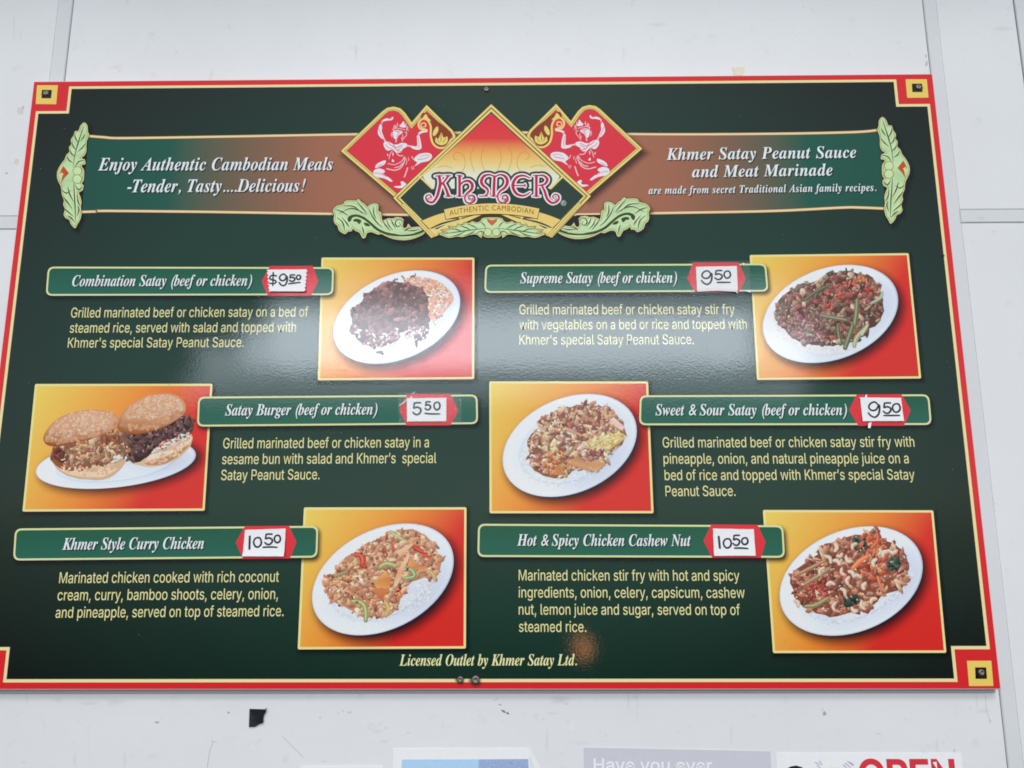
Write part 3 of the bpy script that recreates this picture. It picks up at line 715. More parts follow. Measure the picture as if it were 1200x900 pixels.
  'o': (415, [[104,-4,87,-3,72,1,58,8,46,17,36,29,28,43,22,58,18,75,18,113,22,130,28,146,36,159,46,171,58,180,72,187,87,191,104,192,120,191,136,187,149,180,161,171,171,159,180,146,186,130,189,113,189,75,186,58,180,43,171,29,161,17,149,8,136,1,120,-3], [116,24,126,28,143,40,154,59,159,81,159,106,154,129,143,148,126,161,104,165,81,161,65,148,54,129,49,106,49,81,54,59,65,40,81,28,92,24]]),
  'u': (410, [[79,-2,57,5,41,20,30,41,26,69,26,190,57,190,58,58,62,47,68,37,77,31,88,26,109,26,125,31,137,41,145,57,148,76,148,190,179,190,179,0,149,0,149,46,154,46,147,30,139,18,129,8,117,2,105,-1]]),
  'r': (259, [[26,0,26,190,56,190,56,160,68,177,85,188,120,192,122,161,95,162,80,157,67,148,60,135,57,118,57,0]]),
  ' ': (188, []),
  'O': (533, [[133,-3,112,-2,93,4,75,12,59,25,46,40,35,58,27,78,22,101,20,127,22,153,27,176,35,197,46,215,59,230,75,242,93,251,112,256,133,258,155,256,174,251,192,242,208,230,221,215,232,197,240,176,245,153,247,127,245,101,240,78,232,58,221,40,208,25,192,12,174,4,155,-2], [133,26,148,28,162,32,175,38,186,47,196,58,204,72,210,88,214,106,214,148,210,166,204,182,196,196,186,207,175,216,162,223,148,227,133,228,119,227,105,223,92,216,81,207,71,196,63,182,57,166,53,148,53,106,57,88,63,72,71,58,81,47,92,38,105,32,119,28]]),
  'P': (445, [[30,0,30,254,136,253,152,250,166,244,178,236,187,226,195,215,203,189,203,159,195,133,187,121,178,112,166,104,152,98,136,94,55,93,55,121,129,122,149,128,162,139,170,155,172,174,170,193,162,208,148,219,129,225,62,226,62,0]]),
  'E': (419, [[30,0,30,254,186,254,186,226,62,226,62,143,178,143,178,114,62,114,62,29,188,29,188,0]]),
  'N': (523, [[30,0,30,254,68,254,207,27,202,27,199,97,199,254,232,254,232,0,193,0,54,226,60,227,62,145,62,0]]),
 },
}

FONT = {}
for _f, _d in GLYPHS.items():
    FONT[_f] = {}
    for _c, (_adv, _s) in _d.items():
        loops = []
        for nums in _s:
            loops.append([(nums[i] / 500, nums[i + 1] / 500) for i in range(0, len(nums), 2)])
        FONT[_f][_c] = (_adv / 1000, loops)


def glyph_groups(loops):
    """split a glyph's loops into outlines with their holes"""
    outs = []
    for i, l in enumerate(loops):
        depth = sum(1 for j, m in enumerate(loops) if j != i and inside(l[0], m))
        if depth % 2 == 0:
            outs.append((l, [m for j, m in enumerate(loops) if j != i and inside(m[0], l)]))
    return outs


def lettering(s, font, text, p0, p1, cap, col, dx=0.0, dy=0.0, track=0.0, fat=0.0):
    """Set text so that its ink runs from photo pixel p0 to p1 on the baseline; cap = cap height in photo px."""
    F = FONT[font]
    a, b = Vector(on_plane(*p0)), Vector(on_plane(*p1))
    pen, items = 0.0, []
    for ch in text:
        adv, loops = F[ch]
        items.append((pen, loops))
        pen += adv + track
    xs = [x + q[0] for x, ls in items for l in ls for q in l]
    x0, x1 = min(xs), max(xs)
    ref = F['E'] if 'E' in F else (F['M'] if 'M' in F else F['K'])
    caph = max(q[1] for l in ref[1] for q in l)
    sx = (b - a).length / (x1 - x0)
    ux = (b - a).normalized()
    uy = Vector((-ux.y, ux.x))
    sy = cap * pxl((p0[0] + p1[0]) / 2, p0[1])[1] / caph
    for x, ls in items:
        for o, hs in glyph_groups(ls):
            T = lambda q: tuple(a + ux * ((x + q[0] - x0) * sx + dx) + uy * (q[1] * sy + dy))
            o_, hs_ = [T(q) for q in o], [[T(q) for q in h] for h in hs]
            if fat:
                o_, hs_ = inset(o_, -fat / 2), [inset(h, fat / 2) for h in hs_]
            s.poly(o_, col, hs_)


CREAM = C(232, 205, 150)
SIGN_RED = C(200, 55, 58)
"""=================================================================== THE WALL"""
WY = 0.015          # wall face behind the board
wall = thing('panelled_wall', 'white painted panelled wall with narrow flat joint strips, behind the green menu board', 'wall', (0, WY, -0.35))


def wq(px, py):
    return on_plane(px, py, WY)


# joint strips (vertical left, vertical right, horizontals) found from the photograph
xl0, xl1 = wq(68.5, 0)[0], wq(84.5, 0)[0]
xl0 = (wq(69, 0)[0] + wq(60, 93)[0]) / 2
xl1 = (wq(84.5, 0)[0] + wq(77, 93)[0]) / 2
xr0 = (wq(1078.5, 0)[0] + wq(1177, 830)[0]) / 2
xr1 = (wq(1093.5, 0)[0] + wq(1191, 830)[0] + wq(1125, 245)[0]) / 3
xe = wq(1187, 0)[0]
zh1 = (wq(5, 254)[1] + wq(1160, 245.5)[1]) / 2
zh0 = (wq(5, 268.5)[1] + wq(1160, 260.5)[1]) / 2
print('STRIPS', xl0, xl1, xr0, xr1, xe, zh0, zh1, wq(60, 93)[0], wq(1177, 830)[0], wq(1078.5, 0)[0])
ZB, ZT = -0.35, 1.35
XL, XR = -1.25, xe
g = 0.0007


def slab(name, x0, x1, z0, z1, y0, mat, y1=WY + 0.03):
    return solid(name, [(x0, z0), (x1, z0), (x1, z1), (x0, z1)], y0, y1, mat, wall, 0.0008)


slab('panel', xl1 + g, xr0 - g, ZB, ZT, WY, WALL)
slab('panel', XL, xl0 - g, zh1 + g, ZT, WY, WALL)
slab('panel', XL, xl0 - g, ZB, zh0 - g, WY, WALL)
slab('panel', xr1 + g, XR, zh1 + g, ZT, WY, WALL)
slab('panel', xr1 + g, XR + 0.35, ZB, zh0 - g, WY, WALL)
slab('joint_strip', xl0, xl1, ZB, ZT, WY - 0.0012, STRIP)
slab('joint_strip', xr0, xr1, ZB, ZT, WY - 0.0012, STRIP)
slab('joint_strip', XL, xl0 - g, zh0, zh1, WY - 0.0006, STRIP)
slab('joint_strip', xr1 + g, XR + 0.35, zh0, zh1, WY - 0.0006, STRIP)
slab('joint_strip', XR + 0.0015, XR + 0.35, zh1 + g, ZT, WY - 0.0008, STRIP)
# the dark backing seen in the cracks
o = slab('backing', XL - 0.01, XR + 0.36, ZB, ZT, WY + 0.02, STRIP, WY + 0.035)

# added unseen slab above the wall, keeps sky light off its upper half
sky_blocker = solid('sky_blocker', [(-2.2, 1.36), (2.2, 1.36), (2.2, 1.42), (-2.2, 1.42)], -0.45, WY + 0.03, STRIP)
tag(sky_blocker, kind='structure')

# paint wear, chips and hairlines on the wall below the board
s = Sheet(0.3, 1e-6, WY)
def chip(px, py, w, h, col, n=8, j=0.35, rot=0.0):
    pts = []
    for k in range(n):
        a = 2 * math.pi * k / n
        r = 1 + rnd.uniform(-j, j)
        x, y = w * r * math.cos(a), h * r * math.sin(a)
        pts.append(wq(px + x * math.cos(rot) - y * math.sin(rot), py + x * math.sin(rot) + y * math.cos(rot)))
    s.poly(pts, col)
GREYCHIP, PALE = C(150, 152, 158), C(190, 190, 190)
for a in ((184, 846.5, 3.2, 1.3, GREYCHIP), (189, 842, 1.0, 0.8, PALE), (590, 833.5, 3.0, 1.2, C(110, 112, 120), 8, .3, .5),
          (595, 836, 2.2, 1.2, C(95, 98, 105), 7, .3, .8), (586, 826, 2.5, 0.8, GREYCHIP), (581, 820, 4, 0.8, PALE, 8, .3, -.4),
          (966, 836, 2.0, 2.6, GREYCHIP), (964, 831, 1.2, 1.2, PALE), (268, 835, 1.4, 1.2, GREYCHIP), (375, 841, 1.8, 1.2, PALE, 8, .3, -.7),
          (664, 825, 2.6, 1.6, PALE), (410, 835, 2.6, 1.3, PALE), (402, 833, 1.2, 1.5, PALE), (452, 853, 1.6, 1.4, PALE), (478, 859, 1.3, 1.0, PALE),
          (637, 843, 1.5, 1, PALE), (670, 852, 3.5, 6, C(212, 210, 206)), (665, 846, 2, 3, C(205, 203, 200)), (1118, 880, 1.6, 2.8, PALE, 8, .4, -.4),
          (1137, 830, 1.6, 1.2, PALE), (1160, 845, 1.2, 2, PALE), (1030, 860, 3.5, 0.7, PALE, 8, .3, .1), (397, 836, 1, 2, PALE),
          (24, 130, 3.2, 4.5, C(196, 192, 186)), (20, 190, 2.6, 4, C(196, 190, 184)), (8, 203, 1.4, 1.2, C(170, 160, 150)), (27, 126, 1.5, 2, C(180, 174, 166)),
          (1086, 75, 1.5, 3, C(170, 172, 174)), (1085, 66, 1.2, 2.2, C(178, 180, 182)), (28, 893, 1.6, 1, PALE), (38, 828, 2, 1, C(205, 208, 210)), (205, 875, 2.5, 1, C(205, 208, 212))):
    chip(*a)
for pts, wd in (([(250, 869), (246, 880), (243, 899)], 0.0007), ([(330, 862), (340, 872), (356, 888)], 0.0005), ([(1155, 815), (1156, 832), (1161, 846)], 0.0005),
                ([(1082, 0), (1084, 30), (1087, 60)], 0.0006), ([(247, 868), (254, 870)], 0.0006)):
    s.stroke(smooth([wq(*p) for p in pts]), wd, C(165, 166, 168))
for _ in range(170):
    chip(rnd.uniform(0, 1170), rnd.choice((rnd.uniform(812, 900), rnd.uniform(812, 900), rnd.uniform(0, 85))), rnd.uniform(0.3, 0.9), rnd.uniform(0.25, 0.7), rnd.choice((C(196, 198, 200), C(188, 188, 188), C(205, 203, 198))), 6)
s.build('paint_wear', MARKER, wall)
s = Sheet(0.5, 1e-6, WY)
for _ in range(34):         # smudges and drips: soft-edged grime
    px, py = rnd.uniform(0, 1190), rnd.choice((rnd.uniform(5, 85), rnd.uniform(815, 895), rnd.uniform(815, 895)))
    rw, rh = rnd.choice(((rnd.uniform(4, 16), rnd.uniform(2, 8)), (rnd.uniform(1, 2.5), rnd.uniform(8, 24))))
    al = rnd.uniform(.03, .10)
    rg = [[wq(px + rw * k * (1 + .3 * math.sin(3 * a + px)) * math.cos(a), py + rh * k * math.sin(a)) for a in [i * .5236 for i in range(12)]] for k in (.04, .4, .7, 1)]
    s.rings(rg, [(0.30, 0.27, 0.23, al * f) for f in (1, .8, .35, 0)])
s.build('grime', GRIME, wall)

"""=================================================================== THE MENU BOARD"""
BW, BH = 0.6, 0.774
board = thing('menu_board', 'large dark green menu board with red border and six dish pictures on the wall', 'menu board')
DARK = C(44, 62, 60)
core = solid('backing_panel', [(-BW, 0), (BW, 0), (BW, BH), (-BW, BH)], 0.0, 0.0105, matte_mat('grey_board_edge', rough=0.5), board, 0.0014, C(205, 165, 165))

solid('lower_edge_strip', [(-BW + .002, -0.0062), (BW - .001, -0.0058), (BW - .001, 0.02), (-BW + .002, 0.02)], 0.0108, 0.0142, matte_mat('grey_edge_strip', rough=0.6), board, 0.0005, C(156, 152, 155))  # grey strip along the board's lower edge, showing a little below it
# border: red ground first, then cream line, then green field
NX, NZ, OW, LW = 0.0493, 0.0442, 0.0085, 0.0036
def notched(i):
    a, b = BW - OW - i, OW + i
    nx, nz = BW - NX - i, NZ + i
    return [(-nx, b), (nx, b), (nx, nz), (a, nz), (a, BH - nz), (nx, BH - nz), (nx, BH - b), (-nx, BH - b), (-nx, BH - nz), (-a, BH - nz), (-a, nz), (-nx, nz)]
s = Sheet(1)
e = 0.0015
s.poly([(-BW + e, e), (BW - e, e), (BW - e, BH - e), (-BW + e, BH - e)], SIGN_RED, [notched(0.001)])
border = s.build('border', INK, board)
s = Sheet(2)
s.poly(notched(0), C(236, 205, 152), [notched(LW)])
s.build('border_line', INK, border)
# green field, a little darker towards the corners
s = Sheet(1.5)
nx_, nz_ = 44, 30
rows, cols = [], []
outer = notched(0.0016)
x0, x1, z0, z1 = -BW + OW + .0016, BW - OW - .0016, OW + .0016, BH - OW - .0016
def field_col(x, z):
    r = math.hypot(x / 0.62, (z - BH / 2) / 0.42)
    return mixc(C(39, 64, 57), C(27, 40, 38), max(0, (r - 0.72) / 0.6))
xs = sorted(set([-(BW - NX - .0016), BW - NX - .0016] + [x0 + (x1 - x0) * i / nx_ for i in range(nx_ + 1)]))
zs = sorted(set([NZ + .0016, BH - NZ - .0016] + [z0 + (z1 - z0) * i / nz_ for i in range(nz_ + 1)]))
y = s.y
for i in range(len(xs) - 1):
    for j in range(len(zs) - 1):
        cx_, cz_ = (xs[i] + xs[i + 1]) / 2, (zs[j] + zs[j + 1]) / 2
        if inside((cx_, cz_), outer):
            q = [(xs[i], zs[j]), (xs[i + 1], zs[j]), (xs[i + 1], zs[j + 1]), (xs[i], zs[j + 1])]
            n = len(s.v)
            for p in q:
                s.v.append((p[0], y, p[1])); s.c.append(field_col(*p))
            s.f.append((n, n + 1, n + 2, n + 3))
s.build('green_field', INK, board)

# corner squares with their screws
def screw(px, py, r, parent, slot=0.6):
    stain(px, py, r * 1.9)
    return screw_head(px, py, r, parent)
def stain(px, py, r):
    x, z = on_plane(px, py)
    s = Sheet(4)
    rg = [[(x + r * k * (1 + .2 * math.sin(3 * a + px)) * math.cos(a), z - r * .15 * k + r * k * math.sin(a)) for a in [i * .5236 for i in range(12)]] for k in (.05, .5, .75, 1)]
    s.rings(rg, [(0.06, 0.03, 0.015, al) for al in (.75, .7, .3, 0)])
    s.build('rust_stain', SOFT, board)
def screw_head(px, py, r, parent):
    """domed screw head with a cross slot"""
    x, z = on_plane(px, py)
    import bmesh
    bm = bmesh.new()
    prof = [(r, 0.0), (r, -0.0008), (r * 0.8, -0.0017), (r * 0.42, -0.0021), (r * 0.38, -0.0012), (0.0, -0.0010)]
    seg = 20
    vs = []
    for pr, py_ in prof[:-1]:
        vs.append([bm.verts.new((x + pr * math.cos(2 * math.pi * k / seg), py_ - 0.0003, z + pr * math.sin(2 * math.pi * k / seg))) for k in range(seg)])
    cv = bm.verts.new((x, prof[-1][1] - 0.0003, z))
    for a, b in zip(vs, vs[1:]):
        for k in range(seg):
            bm.faces.new((a[k], a[(k + 1) % seg], b[(k + 1) % seg], b[k]))
    for k in range(seg):
        bm.faces.new((vs[-1][k], vs[-1][(k + 1) % seg], cv))
    bmesh.ops.recalc_face_normals(bm, faces=bm.faces)
    me = bpy.data.meshes.new('screw')
    bm.to_mesh(me); bm.free()
    me.materials.append(ZINC)
    for p in me.polygons: p.use_smooth = True
    o = bpy.data.objects.new('screw', me)
    COL.objects.link(o); o.parent = parent
    return o
for quad, hole, sp in (([(43.5, 100), (68, 100), (66, 122.3), (42, 122)], [(49.3, 105.5), (61, 105.5), (60, 115.3), (48.8, 115.3)], (54.3, 109.5)),
                   ([(1061, 93), (1086, 93), (1088, 114.5), (1063, 114.8)], [(1068.5, 98.2), (1080.3, 98.2), (1081, 108), (1069, 108)], (1076, 102.3)),
                   ([(1133, 774.3), (1161.5, 774.3), (1164, 803.7), (1135.5, 803.9)], [(1142.5, 782), (1155.5, 782), (1156.5, 795.5), (1143, 795.5)], (1149.5, 787.8)),
                   ([(-34, 774), (-6, 774), (-8, 803.5), (-37, 803.5)], [(-27, 782), (-14, 782), (-15, 795), (-28, 795)], (-21, 788))):
    s = Sheet(2.6)
    s.poly(PX(quad), C(226, 190, 100))
    cs = s.build('corner_square', INK, board)
    s = Sheet(3.2)
    s.poly(PX(hole), C(38, 36, 30))
    s.build('dark_square', INK, cs)
    screw(sp[0], sp[1], 0.0036, board)
screw(570, 105.2, 0.0034, board)
screw(539.5, 796, 0.0036, board)
screw(557.5, 796.3, 0.0046, board)

# ---------------------------------------------------------------- header banner
def strip_shape(top, bot, layer, colf, name, n=40):
    T, B = smooth(PX(top), 10), smooth(PX(bot), 10)
    def at(L, t):
        x = L[0][0] + (L[-1][0] - L[0][0]) * t
        for i in range(len(L) - 1):
            if L[i + 1][0] >= x - 1e-9:
                k = (x - L[i][0]) / max(1e-9, L[i + 1][0] - L[i][0])
                return (x, L[i][1] + (L[i + 1][1] - L[i][1]) * k)
        return L[-1]
    s = Sheet(layer)
    rows = [[tuple(at(T, j / n)[k] * (1 - r / 6) + at(B, j / n)[k] * r / 6 for k in (0, 1)) for j in range(n + 1)] for r in range(7)]
    cols = [[colf(j / n, r / 6) for j in range(n + 1)] for r in range(7)]
    s.grid(rows, cols)
    b = s.build(name, INK, board)
    s = Sheet(layer + .6)
    s.stroke(T, 0.0042, C(140, 84, 44)); s.stroke(B, 0.0042, C(140, 84, 44))
    s.build('edge_line', INK, b)
    s = Sheet(layer + 1.0)
    s.stroke(T, 0.0030, C(228, 196, 150)); s.stroke(B, 0.0030, C(228, 196, 150))
    s.build('edge_line', INK, b)
    return b
GRN, BRN = C(46, 88, 76), C(148, 98, 78)
lb = strip_shape([(104, 159.5), (122, 161), (145, 162), (250, 160.5), (420, 157.5), (590, 155)], [(96, 248.5), (112, 248), (128, 247.3), (250, 248.5), (410, 251), (590, 253)], 3,
                 lambda u, v: mixc(mixc(C(40, 80, 70), GRN, u * 4), mixc(BRN, C(160, 108, 88), (u - .5) * 2), (u - 0.20) / 0.36), 'header_banner')
rb = strip_shape([(590, 155), (760, 157.5), (900, 157), (1000, 155), (1032, 152)], [(590, 253), (762, 250), (900, 247.5), (985, 243.5), (1005, 243.3), (1037, 244.5)], 3,
                 lambda u, v: mixc(mixc(C(160, 108, 88), BRN, u * 2), mixc(GRN, C(40, 80, 70), (u - .8) * 4), (u - 0.46) / 0.34), 'header_banner')
WHITE_T = C(212, 220, 224)
for parent, txt, p0, p1, cap, tr in ((lb, 'Enjoy Authentic Cambodian Meals', (115, 200), (390, 199.5), 14.6, .02), (lb, '-Tender, Tasty....Delicious!', (149, 225.5), (357.7, 224.7), 14.8, .02),
                             (rb, 'Khmer Satay Peanut Sauce', (781, 187.6), (1003.7, 185), 13.6, .02), (rb, 'and Meat Marinade', (811, 208), (976, 205.8), 13.6, .02),
                             (rb, 'are made from secret Traditional Asian family recipes.', (760, 227.6), (1026.7, 224), 8.8, .045)):
    s = Sheet(5, 1e-7); lettering(s, 'serif', txt, p0, p1, cap, C(30, 38, 36), 0.0013, -0.0014, tr)
    o = s.build('lettering_shadow', INK, parent)
    s = Sheet(6, 1e-7); lettering(s, 'serif', txt, p0, p1, cap, WHITE_T, 0, 0, tr)
    s.build('lettering', INK, parent)

# ---------------------------------------------------------------- leaf ornaments
LEAF, LEAF2, OLIVE, LCREAM = C(166, 194, 144), C(186, 210, 160), C(70, 84, 46), C(206, 200, 142)
RUST = C(178, 82, 48)
def ornament(name, outline, veins, conv, layer, tr=lambda p: p, parent=None, vw=0.0015, rim=0.0017, extra=None, berries=(), rsz=0.004, dark=()):
    s = Sheet(layer, 1e-6)
    out = tr(smooth(conv(outline), 2, True))
    s.poly(inset(out, -0.0008), C(60, 60, 34))
    s.poly(out, LCREAM)
    o = s.build(name, INK, parent or board)
    s = Sheet(layer + 0.6, 1e-6)
    s.poly(inset(out, rim - 0.0005), C(96, 104, 58))
    g_ = inset(out, rim)
    s.poly(g_, [mixc(LEAF, LEAF2, 0.5 + 0.5 * math.sin(i * 0.8)) for i in range(len(g_))])
    s.build('leaf_fill', INK, o)
    s = Sheet(layer + 1.2, 1e-6)
    for d in dark:
        s.poly(tr(smooth(conv(d), 3, True)), C(52, 44, 28))
    for v in veins:
        s.stroke(tr(smooth(conv([(x + 7, y - 7) for x, y in v]), 5)), [0.0003, 0.0010, 0.0003], C(212, 226, 178))
    for v in veins:
        p = tr(smooth(conv(v), 5))
        s.stroke(p, [vw * 0.5, vw * 1.25, vw * 0.3], OLIVE)
    for (bx, by, br) in berries:
        c = [conv([(bx + br * math.cos(a * .4488), by + br * math.sin(a * .4488))])[0] for a in range(14)]
        c = tr(c)
        s.poly(inset(c, -0.0006), OLIVE); s.poly(c, LCREAM); s.poly(inset(c, 0.0009), LEAF2)
    s.build('leaf_vein', INK, o)
    if extra:
        s = Sheet(layer + 1.6, 1e-6)
        for pts, c in extra:
            s.poly(tr(conv(pts)), c)
        s.build('blossom', INK, o)
    return o
cE = zc(55, 130, 6)
E_OUT = [(270, 85), (288, 108), (290, 150), (300, 172), (283, 212), (280, 250), (278, 292), (262, 320), (244, 333), (268, 347), (272, 376), (252, 380), (245, 392), (262, 415), (264, 455), (260, 492), (246, 512), (259, 525), (253, 560), (226, 576), (236, 602), (245, 640), (240, 680), (246, 720), (240, 752), (232, 775), (215, 802), (203, 826), (185, 815), (167, 790), (160, 767), (135, 756), (120, 730), (130, 692), (117, 660), (123, 630), (108, 592), (105, 560), (99, 530), (76, 480), (75, 430), (100, 378), (126, 345), (140, 310), (161, 290), (158, 255), (175, 236), (170, 205), (190, 176), (200, 145), (224, 142), (236, 110), (254, 88)]
E_V = [[(262, 110), (245, 160), (222, 230), (200, 310), (188, 400)], [(198, 165), (205, 195), (222, 225)], [(272, 165), (258, 190), (240, 215)], [(178, 225), (190, 255), (208, 275)], [(275, 230), (250, 262), (218, 290)], [(165, 280), (178, 305), (198, 320)], [(145, 325), (160, 350), (185, 365)], [(262, 350), (225, 360), (200, 395)], [(192, 510), (196, 590), (202, 690), (204, 780)],
       [(215, 590), (222, 640), (236, 670)], [(150, 540), (165, 590), (190, 640)], [(120, 610), (145, 640), (180, 690)], [(128, 690), (150, 710), (190, 745)], [(222, 670), (228, 700), (215, 740)], [(250, 535), (225, 555), (200, 520)], [(110, 560), (140, 580), (170, 560)], [(150, 740), (175, 755), (198, 785)]]
E_X = [([(118, 388), (158, 440), (128, 470), (100, 514), (112, 462), (92, 438), (104, 412)], RUST), ([(100, 430), (120, 446), (104, 470)], LCREAM)]
soft_shadow(smooth(cE(E_OUT), 2, True), 0.003, -0.004, 0.006, 0.6, 2.3, 'printed_shadow', board)
ornament('end_ornament', E_OUT, E_V, cE, 8, berries=((217, 425, 30), (216, 481, 30)), extra=E_X)
# its mirror image at the other end of the banner
_l, _r = on_plane(84, 205), on_plane(1048.5, 199)
_mx = (_l[0] + _r[0]) / 2; _dz = _r[1] - _l[1]
TRm = lambda pts: [(2 * _mx - p[0], p[1] + _dz) for p in pts]
soft_shadow(TRm(smooth(cE(E_OUT), 2, True)), 0.003, -0.004, 0.006, 0.6, 2.3, 'printed_shadow', board)
ornament('end_ornament', E_OUT, E_V, cE, 8, TRm, berries=((217, 425, 30), (216, 481, 30)), extra=E_X)

# ---------------------------------------------------------------- emblem
cz2 = zc(380, 100, 3)      # whole emblem
cz3 = zc(480, 190, 6)      # lower middle
cz4 = zc(380, 190, 8.571)  # left scroll
czL = zc(390, 115, 8.571)  # left dancer
ECX = (on_plane(575.7, 125)[0] + on_plane(575.5, 290)[0]) / 2
MIR = lambda pts: mirror(pts, ECX)
SAME = lambda pts: pts
s = Sheet(6.9, 1e-6)
for T in (SAME, MIR):
    s.poly(inset(T(cz2([(58, 232), (205, 92), (222, 80), (245, 76), (268, 82), (285, 98), (308, 131), (360, 70), (452, 160), (462, 178), (458, 200), (470, 300), (252, 398)])), -0.0006), C(66, 60, 34))
s.poly(cz2([(587, 68), (937, 391), (800, 537), (588, 440), (378, 538), (243, 397)]), C(66, 60, 34))
emblem = s.build('emblem', INK, board)
# everything of the emblem hangs below this part; its pieces are sub-parts
def ep(s, name, mat=None):
    return s.build(name, mat or INK, emblem)

S_OUT = [(1010, 712), (985, 665), (960, 650), (900, 655), (870, 655), (845, 620), (830, 655), (800, 665), (788, 635), (795, 592), (762, 560), (720, 555), (690, 570), (650, 565), (610, 582), (585, 592), (575, 540), (570, 505), (542, 490), (545, 430), (500, 415), (450, 435), (435, 452), (400, 416), (380, 408), (345, 370), (326, 388), (270, 386), (210, 392), (192, 424), (125, 440), (85, 490), (102, 528), (95, 580), (110, 622), (135, 640), (150, 690), (210, 725), (237, 700), (275, 695), (288, 668), (310, 690), (355, 710), (385, 765), (415, 758), (430, 715), (480, 705), (540, 730), (575, 722), (620, 745), (700, 775), (800, 786), (880, 775), (950, 750)]
S_V = [[(150, 520), (250, 470), (330, 480), (420, 530)], [(200, 440), (300, 450), (380, 515)], [(330, 400), (390, 470), (430, 520)], [(450, 470), (480, 540), (540, 620), (590, 660)], [(500, 450), (498, 520), (520, 570)], [(590, 595), (620, 640), (665, 695)], [(630, 590), (650, 640), (690, 685)], [(675, 580), (690, 620), (720, 665)], [(790, 600), (760, 575), (725, 590), (715, 625), (740, 650), (765, 635), (755, 610)], [(130, 560), (180, 600), (200, 650), (205, 690)], [(180, 560), (230, 620), (250, 655)], [(120, 480), (180, 500), (240, 540)], [(640, 715), (760, 740), (900, 730)], [(380, 650), (395, 690), (400, 735)], [(830, 690), (900, 690), (960, 675)]]
S_D = [[(245, 605), (235, 565), (270, 535), (330, 528), (400, 552), (470, 605), (550, 672), (650, 712), (760, 722), (900, 715), (1000, 680), (1005, 700), (900, 740), (760, 748), (640, 735), (530, 690), (450, 620), (390, 575), (330, 552), (285, 560), (270, 590)],
       [(290, 582), (330, 570), (375, 590), (352, 625), (328, 602), (302, 600)], [(400, 610), (440, 617), (462, 645), (415, 642)], [(800, 700), (830, 670), (880, 660), (850, 675)]]
for T in (SAME, MIR):
    out = T(smooth(cz4(S_OUT), 2, True))
    soft_shadow(out, 0.002, -0.004, 0.006, 0.6, 6, 'printed_shadow', emblem)
    # dark gap between scroll and frame
    s = Sheet(6.6); s.poly(T(cz4([(575, 545), (820, 545), (940, 640), (985, 668), (880, 700), (640, 690), (560, 600)])), C(46, 38, 26)); ep(s, 'dark_gap')
    s = Sheet(7, 1e-6)
    s.poly(inset(out, -0.0008), C(60, 60, 34)); s.poly(out, LCREAM); ep(s, 'scroll_leaf_rim')
    s = Sheet(7.6, 1e-6); g_ = inset(out, 0.0019); s.poly(inset(out, 0.0014), C(96, 104, 58)); s.poly(g_, [mixc(LEAF, LEAF2, 0.5 + 0.5 * math.sin(i * 0.5)) for i in range(len(g_))]); ep(s, 'scroll_leaf')
    s = Sheet(8.2, 1e-6)
    for d in S_D: s.poly(T(smooth(cz4(d), 3, True)), C(66, 74, 40))
    for v in S_V:
        s.stroke(T(smooth(cz4([(x + 11, y - 13) for x, y in v]), 5)), [0.0004, 0.0011, 0.0003], C(214, 228, 184))
    for v in S_V: s.stroke(T(smooth(cz4(v), 5)), [0.0006, 0.0018, 0.0005], OLIVE)
    ep(s, 'scroll_vein')

